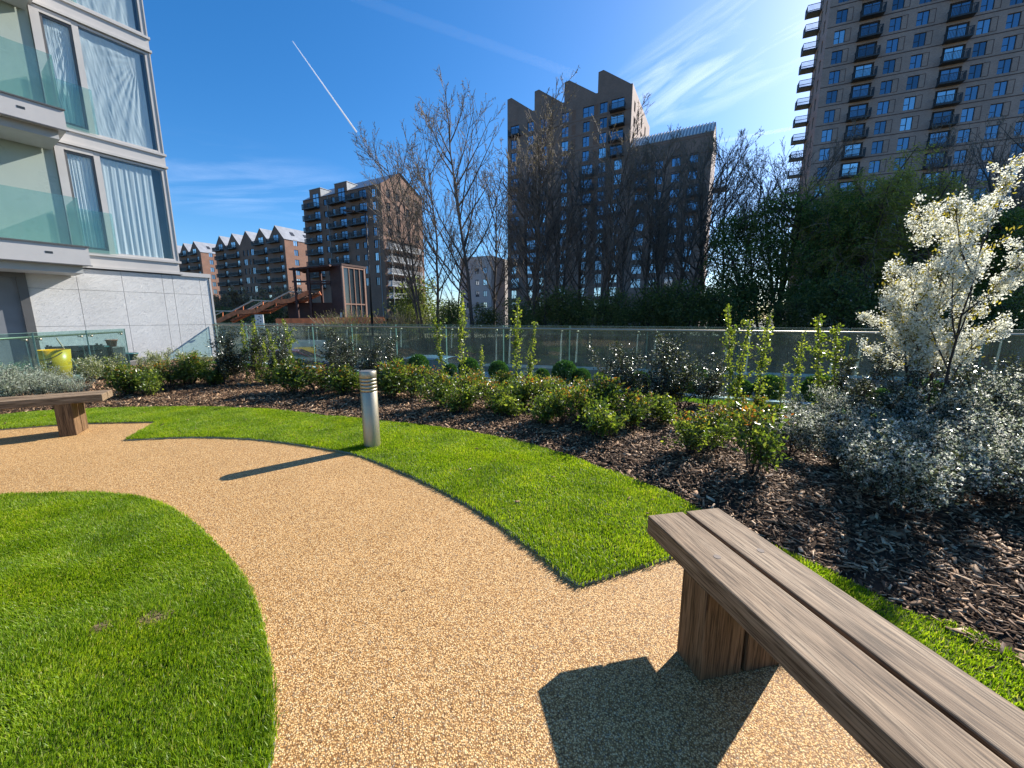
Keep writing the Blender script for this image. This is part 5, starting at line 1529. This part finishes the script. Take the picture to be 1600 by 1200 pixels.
M['leaf_box'] = leaf_mat('box leaf', [(0, (.03, .075, .025)), (.6, (.06, .13, .035)), (1, (.12, .2, .06))], .35, .3)
M['petal'] = leaf_mat('white petal', [(0, (.76, .75, .64)), (1, (.88, .87, .80))], .55, .5, tcol=(1.0, 1.0, .92), spec=.2)
M['leaf_blossom'] = leaf_mat('bronze-yellow young leaf', [(0, (.14, .13, .03)), (.5, (.27, .25, .05)), (1, (.36, .3, .08))], .5, .35)

def plant(name, label, cat, group, seed, h, w, prm, nst, layers, loc=(0, 0, 0), r=.006, bark='bark_dark', spread=None):
    rng = np.random.RandomState(seed); segs = []; tips = []
    for s in range(nst):
        a = rng.uniform(0, 6.28); k = rng.rand() ** .6
        sp = (w / 2 / h if spread is None else spread) * k
        grow(rng, np.array((.04 * math.cos(a) * k, .04 * math.sin(a) * k, -.02)), np.array((sp * math.cos(a), sp * math.sin(a), 1)), h * prm.get('trunk', .8) * rng.uniform(.5, 1.15), r, 0, prm, segs, tips)
    zmax = max(q[0][2] for q in tips) or 1
    kz = h / zmax
    t = thing(name, label, cat, loc, 0, group)
    sc3 = np.array((1, 1, kz))
    V, F = tubes_np([(a * sc3, b_ * sc3, max(r0, .0014), max(r1, .001)) for a, b_, r0, r1, dp in segs], 4)
    obj('stems', np_mesh('stems', V, [F], M[bark], True), t)
    A = np.array([s_[0] for s_ in segs]) * sc3; B = np.array([s_[1] for s_ in segs]) * sc3; dep = np.array([s_[4] for s_ in segs])
    for pn, mat, n, L, ratio, zlo, scat, up, md in layers:
        okk = np.where((dep >= md) & (B[:, 2] > zlo * h))[0]
        if len(okk) == 0: okk = np.arange(len(A))
        ln = np.linalg.norm(B[okk] - A[okk], axis=1); i = okk[rng.choice(len(okk), n, p=ln / ln.sum())]
        C = A[i] + (B[i] - A[i]) * rng.rand(n, 1) + rng.normal(0, scat, (n, 3))
        dv = (B - A)[i]; dv /= np.linalg.norm(dv, axis=1, keepdims=True)
        dv = dv * .5 + rng.normal(0, .75, (n, 3)) + np.array((0, 0, up))
        if pn == 'flowers_and_glints':
            m = 7; C = np.repeat(C, m, 0) + rng.normal(0, L * .55, (n * m, 3)); dv = rand_dirs(rng, n * m, .3); nn = n * m
            V, F = leaf_arrays(C, dv, rng.uniform(.7, 1.3, nn) * L, ratio, rng, fold=.4)
        else:
            V, F = leaf_arrays(C, dv, rng.uniform(.6, 1.35, n) * L, ratio, rng)
        obj(pn, np_mesh(pn, V, [F], M[mat]), t)
    t['_h'] = h
    return t
SHR = dict(segs=[4, 3, 2], wob=.14, up=[.03, .08, .08], taper=.4, depth=2, n=[5, 3], start=[.3, .2], ang=[.65, .6], len=[.5, .5], rad=[.6, .6])
UPR = dict(segs=[6, 4, 2], wob=.08, up=[.03, .10, .08], taper=.35, depth=2, n=[10, 5], start=[.25, .15], ang=[.7, .6], len=[.36, .45], rad=[.5, .6])
_used = {}
def place(protos, u, vb, vt, label, rz=None, wide=1.0, k=None):
    """first use moves the prototype itself, later uses are copies"""
    loc = ground(u, vb); z = float(mound(np.array([loc[0]]), np.array([loc[1]]))[0])
    hh = at(u, vt, loc[1]).z - z
    i = (int(u * 7 + vb) if k is None else k) % len(protos); p = protos[i]
    s = hh / p['_h']
    if rz is None: rz = (u * 1.7 + vb) % 6.28
    jr = random.Random(int(u * 31 + vb)); wide *= jr.uniform(.85, 1.2); s *= jr.uniform(.9, 1.08)
    key = p.name
    if key not in _used:
        _used[key] = 1; p.location = (loc[0], loc[1], z); p.rotation_euler = (0, 0, rz); p.scale = (s * wide, s * wide, s); p['label'] = label; return p
    return copy_thing(p, (loc[0], loc[1], z), rz, (s * wide, s * wide, s), label)

G1 = 'low orange-tipped shrubs in the bark bed'
low = [plant('garden_shrub', 'low shrub', 'shrub', G1, 300 + i, .5, .52, SHR, (13, 9, 11)[i], [('foliage', 'leaf_green', (1900, 1000, 1400)[i], .040, .46, .08, .03, .1, 1), ('young_foliage', 'leaf_climb', (300, 260, 520)[i], .038, .46, .3, .03, .3, 1), ('tip_foliage', 'leaf_orange' , 80 if i != 1 else 120, .034, .42, .76, .025, .45, 1)]) for i in range(3)]
gl = [plant('garden_shrub', 'low shrub', 'shrub', 'low fresh green shrubs in the bark bed', 320 + i, .42, .5, SHR, 13, [('foliage', 'leaf_climb', 800, .042, .62, .1, .03, .2, 1), ('inner_foliage', 'leaf_green', 1100, .036, .5, .1, .02, .0, 1)]) for i in range(2)]
ordw = ['first', 'second', 'third', 'fourth', 'fifth', 'sixth', 'seventh', 'eighth', 'ninth', 'tenth', 'eleventh', 'twelfth', 'thirteenth', 'fourteenth', 'fifteenth', 'sixteenth', 'seventeenth', 'eighteenth', 'nineteenth', 'twentieth', 'twenty-first', 'twenty-second', 'twenty-third', 'twenty-fourth']
LOW = [(205, 616, 572, 0), (262, 606, 566, 0), (300, 600, 560, 1), (462, 612, 566, 0), (500, 616, 570, 0), (540, 618, 575, 1), (612, 622, 570, 0), (650, 622, 568, 0), (690, 640, 583, 0), (735, 632, 580, 1), (770, 640, 592, 0), (815, 640, 590, 0), (845, 636, 592, 1), (880, 662, 600, 0), (915, 668, 598, 0), (945, 656, 594, 0), (985, 672, 612, 1), (1078, 712, 642, 0), (1115, 690, 630, 1), (1150, 668, 625, 0)]
for i, (u, vb, vt, kk) in enumerate(LOW):
    place(low, u, vb + 6, vt - 3, f'low green shrub with orange young tips, {ordw[i]} from the left of its kind', k=i + kk, wide=1.3 if u < 690 else 1.12)
BACK = [(630, 610, 575, 'behind the shrubs right of the bollard'), (675, 612, 574, 'behind the leaning climber'), (745, 616, 578, 'behind the tallest climber'), (790, 618, 580, 'left of the climber pair before the tower'), (862, 626, 584, 'back row, left of the dark upright shrubs'), (900, 634, 588, 'back row, touching the leftmost dark upright shrub'), (1000, 640, 598, 'under the dark upright shrubs'), (1045, 640, 600, 'under the fourth dark upright shrub'), (1190, 664, 618, 'under the third right-hand climber')]
for i, (u, vb, vt, lab) in enumerate(BACK): place(low, u, vb, vt, 'small orange-tipped shrub in the back row, ' + lab.replace('back row, ', ''), k=i, wide=1.3)
place(low, 1172, 752, 640, 'largest orange-tipped shrub, standing alone on bark before the white-flecked bushes', k=1, wide=.95)
GRN = [(180, 596, 560), (235, 622, 582), (335, 606, 570), (425, 605, 575), (575, 622, 588), (715, 652, 602), (795, 656, 606), (850, 668, 616), (935, 690, 630), (1035, 668, 622), (1210, 690, 640)]
for i, (u, vb, vt) in enumerate(GRN):
    place(gl, u, vb, vt, f'small fresh yellow-green shrub, {ordw[i]} from the left along the bark bed', k=i, wide=1.1)
G2 = 'upright dark glossy shrubs near the glass'
upr = [plant('upright_shrub', 'upright', 'shrub', G2, 340 + i, 1.1, .55, UPR, 7, [('foliage', 'leaf_dark', 3400, .030, .5, .18, .022, .2, 1), ('pale_foliage', 'leaf_silver', 420, .024, .5, .3, .022, .3, 1)], spread=.26) for i in range(3)]
UP = [(348, 606, 508), (372, 603, 512), (398, 598, 516), (432, 602, 512), (520, 616, 528), (550, 612, 515), (578, 616, 520), (604, 612, 522), (950, 652, 545), (985, 655, 530), (1022, 648, 522), (1062, 645, 524), (1100, 640, 545), (1330, 668, 540), (1370, 690, 560), (1500, 690, 545), (1552, 690, 560), (1598, 700, 555), (1660, 700, 560)]
names_ = ['beside the corner of the grey stone wall', 'among the climbers, second from the stone wall', 'among the climbers, third from the stone wall', 'among the climbers in front of the plum car', 'left of the bollard, leftmost of four in a clump', 'left of the bollard, tallest of four in a clump', 'directly above the bollard cap', 'just right of the bollard, before the glass',
         'leftmost of the five before the middle of the glass', 'second of the five before the middle of the glass', 'tallest of the five before the middle of the glass', 'fourth of the five before the middle of the glass', 'rightmost of the five, beside the yellow-green climbers', 'left of the flowering tree stems', 'close to the foot of the flowering tree', 'right of the flowering tree stems', 'second right of the flowering tree', 'third right of the flowering tree', 'at the far right edge of the bed']
for i, (u, vb, vt) in enumerate(UP):
    place(upr, u, vb, vt, 'dark glossy upright shrub ' + names_[i], k=i, wide=1.3)
# climbers on canes
def climber(seed, h, side):
    rng = np.random.RandomState(seed); t = thing('climbing_plant', 'climber', 'climber', (0, 0, 0), 0, 'yellow-green climbers on canes by the glass')
    lx = side * .12
    P = [np.array((lx * (k / 8) ** 2 * 1.2 + rng.normal(0, .008), rng.normal(0, .008), h * k / 8)) for k in range(9)]
    segs = [(P[k], P[k + 1], .007, .006) for k in range(8)]
    V, F = tubes_np(segs, 5); obj('cane', np_mesh('cane', V, [F], M['tan_twig'], True), t)
    sh = []
    for _ in range(7):
        k = rng.randint(1, 7); a = rng.uniform(0, 6.28); p = P[k]; d = np.array((math.cos(a), math.sin(a), .9)); L = rng.uniform(.1, .3)
        for q in range(4): p2 = p + d / np.linalg.norm(d) * L / 4; sh.append((p, p2, .003, .002)); p = p2; d = d + rng.normal(0, .25, 3)
    V, F = tubes_np(sh, 3); obj('shoots', np_mesh('shoots', V, [F], M['bark_dark']), t)
    n = 500; k = rng.choice(8, n, p=np.array([.8, 1.1, 1.3, 1.3, 1.2, 1.2, 1.1, .9]) / 8.9); A = np.array(P)
    rr = .038 * (.75 + .5 * np.sin(k * 2.1 + seed))
    C = A[k] + (A[k + 1] - A[k]) * rng.rand(n, 1) + rng.normal(0, 1, (n, 3)) * np.stack([rr, rr, rr * .3], 1)
    dv = rng.normal(0, 1, (n, 3)) + np.array((0, 0, .5))
    a = leaf_arrays(C, dv, rng.uniform(.6, 1.3, n) * .042, .75, rng)
    A2 = np.array([s[0] for s in sh]); B2 = np.array([s[1] for s in sh]); i = rng.randint(0, len(sh), 150)
    c2 = A2[i] + (B2[i] - A2[i]) * rng.rand(150, 1) + rng.normal(0, .015, (150, 3))
    b_ = leaf_arrays(c2, rng.normal(0, 1, (150, 3)), rng.uniform(.6, 1.3, 150) * .042, .75, rng)
    V, F = merge([a, b_]); obj('foliage', np_mesh('foliage', V, [F], M['leaf_climb']), t)
    t['_h'] = h; return t
cl = [climber(361, 1.6, .3), climber(362, 1.6, -1.0), climber(363, 1.6, 1.0)]
CL = [(388, 604, 493, 0, 'tallest of the cluster by the stone wall corner'), (404, 602, 504, 0, 'second from the stone wall corner'), (436, 606, 506, 1, 'fourth from the stone wall, leaning left over the plum car'), (418, 606, 520, 0, 'short one in the cluster before the plum car'), (462, 606, 500, 1, 'leaning left at the right end of the plum car'),
      (692, 612, 480, 1, 'leaning left with a curved tip, right of the bollard'), (722, 606, 458, 0, 'tallest of all, with the highest tip above the rail'), (752, 610, 532, 0, 'short one beside the tallest climber'), (806, 615, 477, 0, 'straight, in front of the left edge of the tower'), (826, 618, 502, 2, 'right-hand one of the pair before the tower'),
      (1136, 655, 476, 1, 'leaning left, tallest of the three right of the dark shrubs'), (1146, 652, 494, 2, 'upright middle one of the three right of the dark shrubs'), (1180, 658, 490, 0, 'third, with side shoots, right of the dark shrubs'), (1214, 665, 560, 0, 'low one behind the orange-tipped shrubs'),
      (1237, 650, 520, 0, 'slim short one before the dark evergreen'), (1272, 660, 497, 1, 'leaning left in front of the broad evergreen'), (1296, 662, 514, 1, 'rightmost, next to the flowering tree')]
for u, vb, vt, k, lab in CL: place(cl, u, vb, vt, 'yellow-green climber on a cane, ' + lab, rz=.3 * math.sin(u), k=k)
# silvery and variegated shrubs on the left
G4 = 'silvery grey-leaved shrubs by the patio'
sv = [plant('silver_shrub', 's', 'shrub', G4, 380 + i, .5, .62, dict(SHR, n=[6, 4]), 14, [('foliage', 'leaf_silver', 2600, .026, .36, .1, .02, .4, 1)]) for i in range(2)]
for i, (u, vb, vt) in enumerate([(-70, 632, 566), (-20, 632, 562), (8, 640, 570), (40, 628, 572), (66, 634, 584), (100, 622, 578), (122, 630, 586), (-5, 615, 560), (75, 615, 575), (30, 612, 568)]):
    place(sv, u, vb, vt, f'silvery grey-green shrub, {ordw[i]} of the low hedge behind the far bench', k=i)
vg = [plant('variegated_shrub', 'v', 'shrub', 'cream-edged shrubs before the stone wall', 390, .55, .55, dict(SHR, n=[6, 4]), 12, [('foliage', 'leaf_varieg', 1500, .03, .45, .1, .02, .5, 1), ('inner_foliage', 'leaf_green', 700, .03, .45, .1, .02, .2, 1)])]
for u, vb, vt, lab in [(148, 602, 556, 'right of the yellow bucket'), (172, 598, 552, 'second right of the yellow bucket'), (228, 588, 548, 'below the middle of the grey stone wall'), (258, 584, 545, 'right of the first, below the stone wall'), (292, 586, 542, 'below the diagonal rail shadow on the wall'), (318, 590, 545, 'near the end of the stone wall')]:
    place(vg, u, vb, vt, 'cream-edged pale shrub ' + lab)
# clipped balls between kerb and glass
def ball(seed):
    rng = np.random.RandomState(seed); t = thing('box_ball', 'b', 'shrub', (0, 0, 0), 0, 'clipped green balls along the glass'); n = 4200
    d = rand_dirs(rng, n, .1); C = d * (.2 * rng.uniform(.82, 1.0, n))[:, None] + np.array((0, 0, .19)); C = C[C[:, 2] > .01]; n = len(C)
    V, F = leaf_arrays(C, (C - np.array((0, 0, .19))) * 4 + rng.normal(0, .7, (n, 3)) + np.array((0, 0, .5)), rng.uniform(.6, 1.4, n) * .036, .42, rng)
    obj('foliage', np_mesh('foliage', V, [F], M['leaf_box']), t)
    V, F = tubes_np([(np.array((0, 0, -.02)), np.array((0, 0, .2)), .02, .015)] + [(np.array((0, 0, .08)), np.array((.13 * math.cos(a), .13 * math.sin(a), .24)), .008, .004) for a in np.arange(0, 6.2, .7)], 5)
    obj('stems', np_mesh('stems', V, [F], M['bark_dark']), t)
    return t
bp_ = ball(371); 
BALL = [(620, 'behind the shrubs right of the bollard'), (655, 'second right of the bollard'), (704, 'between the leaning climber and the tallest climber'), (733, 'just right of the tallest climber'), (779, 'midway between the two tall climber groups'), (847, 'right of the climber pair before the tower'), (882, 'left of two neighbouring balls in mid bed'), (908, 'right of two neighbouring balls in mid bed'), (1000, 'behind the middle dark upright shrubs'), (1085, 'behind the rightmost dark upright shrub'), (1160, 'behind the three right-hand climbers'), (1203, 'just right of the three right-hand climbers'), (1282, 'behind the two right-most climbers'), (1380, 'left of the flowering tree stems'), (1450, 'right of the flowering tree stems'), (1545, 'at the right end by the glass')]
for i, (u, lab) in enumerate(BALL):
    x, y, d = ray(u, 595); x /= y
    # crossing of the view column with the planting strip between kerb and glass
    A = np.array(fence(0, .36)); s = (x * A[1] - A[0]) / (FD[0] - x * FD[1]); p = A + FD * s
    k = 1 + .25 * math.sin(i * 2.3)
    lb = 'clipped green ball shrub ' + lab
    if i == 0: bp_.location = (*p, 0); bp_['label'] = lb
    else: copy_thing(bp_, (*p, 0), i * 1.3, (k, k, k), lb)
# white flecked bushes on the right
wf = [plant('flowering_shrub', 'w', 'shrub', 'white-flowered dark shrubs right of the bark bed', 400 + i, .75, .8, dict(SHR, n=[6, 4], trunk=.8), 14, [('foliage', 'leaf_dark', 3200, .028, .48, .1, .025, .2, 1), ('flowers_and_glints', 'petal', 760, .012, .75, .3, .03, .3, 1), ('pale_foliage', 'leaf_silver', 2300, .027, .45, .2, .03, .3, 1)]) for i in range(3)]  # petals and pale leaves stand for blossom and also painted leaf glints
WF = [(1232, 722, 628, 'leftmost, right beside the orange-tipped shrub'), (1275, 700, 625, 'second, behind the leftmost one'), (1310, 742, 650, 'low front one on the open bark'), (1352, 780, 672, 'front one with its stems on dark bark'), (1400, 815, 668, 'largest front one above the bench planks'), (1350, 715, 622, 'behind the front row, left of the tree foot'), (1420, 745, 640, 'below the foot of the flowering tree'), (1475, 790, 672, 'to the right of the largest front one'),
      (1530, 760, 645, 'in the middle of the right-hand mass'), (1585, 800, 655, 'front one at the right edge of the photo'), (1490, 715, 618, 'behind the mass, right of the tree foot'), (1560, 720, 600, 'tall back one near the right edge'), (1620, 740, 600, 'at the extreme right edge, partly out of view'), (1640, 830, 660, 'nearest one at the extreme right'),
      (1255, 676, 606, 'small back one beneath the slim climber'), (1300, 690, 604, 'back one just left of the flowering tree'), (1395, 700, 600, 'back one around the foot of the flowering tree'), (1450, 705, 598, 'back one under the right branches of the flowering tree'), (1530, 705, 585, 'tall back one under the lowest blossom on the right'), (1590, 715, 570, 'tallest back one at the right frame edge')]
for i, (u, vb, vt, lab) in enumerate(WF): place(wf, u, vb, vt, 'white-flecked flowering shrub, ' + lab, k=i)

# flowering tree
FT = dict(segs=[9, 5, 4, 2], wob=.07, up=[.02, .08, .07, .05], taper=.25, depth=3, n=[9, 6, 3], start=[.22, .2, .2], ang=[.55, .55, .6], len=[.42, .45, .5], rad=[.5, .55, .6])
lc = ground(1432, 688)
ft = plant('flowering_tree', 'multi-stemmed tree covered in white blossom and yellowish young leaves by the glass', 'tree', None, 433, 2.7, 2.3, dict(FT, trunk=.75), 6, [('blossom', 'petal', 10, .01, .7, .3, .01, .3, 2), ('foliage', 'leaf_blossom', 6000, .032, .45, .3, .02, .3, 2)], loc=lc, r=.02, spread=.46)
for ch in list(ft.children):
    if ch.name.startswith('blossom'):
        rng = np.random.RandomState(77); st = [c for c in ft.children if c.name.startswith('foliage')][0]
        n_ = len(st.data.vertices); co_ = np.empty(n_ * 3, np.float32); st.data.vertices.foreach_get('co', co_); B_ = co_.reshape(-1, 4, 3)[:, 0]
        i = rng.choice(len(B_), 900, replace=False); m = 46; ax = rng.normal(0, 1, (900, 1, 3)); ax /= np.linalg.norm(ax, axis=2, keepdims=True)
        C = (B_[i][:, None] + rng.normal(0, .021, (900, m, 3)) + ax * rng.normal(0, .028, (900, m, 1))).reshape(-1, 3)
        V, F = leaf_arrays(C, rand_dirs(rng, len(C), .3), rng.uniform(.7, 1.3, len(C)) * .021, .62, rng, fold=.4)
        ch.data = np_mesh('blossom', V, [F], M['petal'])

# ================================================================== clouds
def tube_cloud(name, label, a, b, r0, r1, dens):
    m = bpy.data.materials.new(name); m.use_nodes = True; n = m.node_tree.nodes; n.clear(); o_ = n.new('ShaderNodeOutputMaterial')
    v = n.new('ShaderNodeVolumePrincipled'); v.inputs['Color'].default_value = (1, 1, 1, 1); v.inputs['Density'].default_value = dens; v.inputs['Anisotropy'].default_value = .3
    m.node_tree.links.new(v.outputs[0], o_.inputs['Volume'])
    mb = MB(); mb.tube(a, b, r0, r1, n=14); o = mb.build(name, m)
    return tag(o, label, 'contrail', kind='stuff')
Zc = 6000
tube_cloud('contrail', 'short bright white aircraft trail high in the blue sky', (-.8043 * Zc, 1.6017 * Zc, Zc), (-.8481 * Zc, 2.3001 * Zc, Zc), 10, 30, .024)
tube_cloud('contrail', 'faint old aircraft trail fading above the sawtooth tower', (-.62 * Zc, 1.34 * Zc, Zc), (.26 * Zc, 1.80 * Zc, Zc), 90, 110, .00010)
tube_cloud('contrail', 'short faint trail next to the tall right tower', (1.02 * Zc, 2.5 * Zc, Zc), (1.62 * Zc, 2.2 * Zc, Zc), 60, 60, .0008)
def cirrus(label, cx, cy, ang, lx, ly, seed, dens, Z=5000):
    m, nt, out = new_mat('cirrus')
    tr = nt.nodes.new('ShaderNodeBsdfTransparent'); tl = nt.nodes.new('ShaderNodeBsdfTranslucent'); tl.inputs[0].default_value = (.95, .96, 1, 1)
    tc = nt.nodes.new('ShaderNodeTexCoord'); mp = nt.nodes.new('ShaderNodeMapping'); mp.inputs['Scale'].default_value = (1.1 / (lx * Z), 2.6 / (ly * Z), 1); mp.inputs['Location'].default_value = (seed, seed * .7, 0)
    nt.links.new(tc.outputs['Object'], mp.inputs[0])
    f = noise(nt, mp.outputs[0], 1.3, 8, .55, 1.6)
    s = nt.nodes.new('ShaderNodeSeparateXYZ'); nt.links.new(tc.outputs['Object'], s.inputs[0])
    def mth(op, a, b=None):
        n_ = node(nt, 'ShaderNodeMath', operation=op)
        for i_, q in enumerate((a, b)):
            if q is None: continue
            if isinstance(q, (int, float)): n_.inputs[i_].default_value = q
            else: nt.links.new(q, n_.inputs[i_])
        return n_.outputs[0]
    ex = mth('POWER', mth('ABSOLUTE', mth('MULTIPLY', s.outputs[0], 2 / (lx * Z))), 2.0); ey = mth('POWER', mth('ABSOLUTE', mth('MULTIPLY', s.outputs[1], 2 / (ly * Z))), 2.0)
    e = mth('MAXIMUM', mth('SUBTRACT', 1.0, mth('ADD', ex, ey)), 0.0)
    mr = node(nt, 'ShaderNodeMapRange'); mr.inputs[1].default_value = .42; mr.inputs[2].default_value = .78; nt.links.new(f, mr.inputs[0])
    al = mth('MULTIPLY', mth('MULTIPLY', mr.outputs[0], e), dens)
    mx = nt.nodes.new('ShaderNodeMixShader'); nt.links.new(al, mx.inputs[0]); nt.links.new(tr.outputs[0], mx.inputs[1]); nt.links.new(tl.outputs[0], mx.inputs[2]); nt.links.new(mx.outputs[0], out.inputs[0])
    mb = MB(); a, b = lx * Z / 2, ly * Z / 2; mb.quad((-a, -b, 0), (a, -b, 0), (a, b, 0), (-a, b, 0))
    o = mb.build('cirrus_cloud', m, loc=(cx * Z, cy * Z, Z)); o.rotation_euler = (0, 0, ang)
    return tag(o, label, 'cloud', kind='stuff')
cirrus('wispy white cirrus streaks beside the tall right tower', .86, 1.68, math.atan2(-.62, .30), 1.5, .75, 3.1, .5)
cirrus('thin cirrus bands low in the sky left, above the gabled rows', -2.3, 3.2, .05, 2.6, 2.2, 8.4, .14)
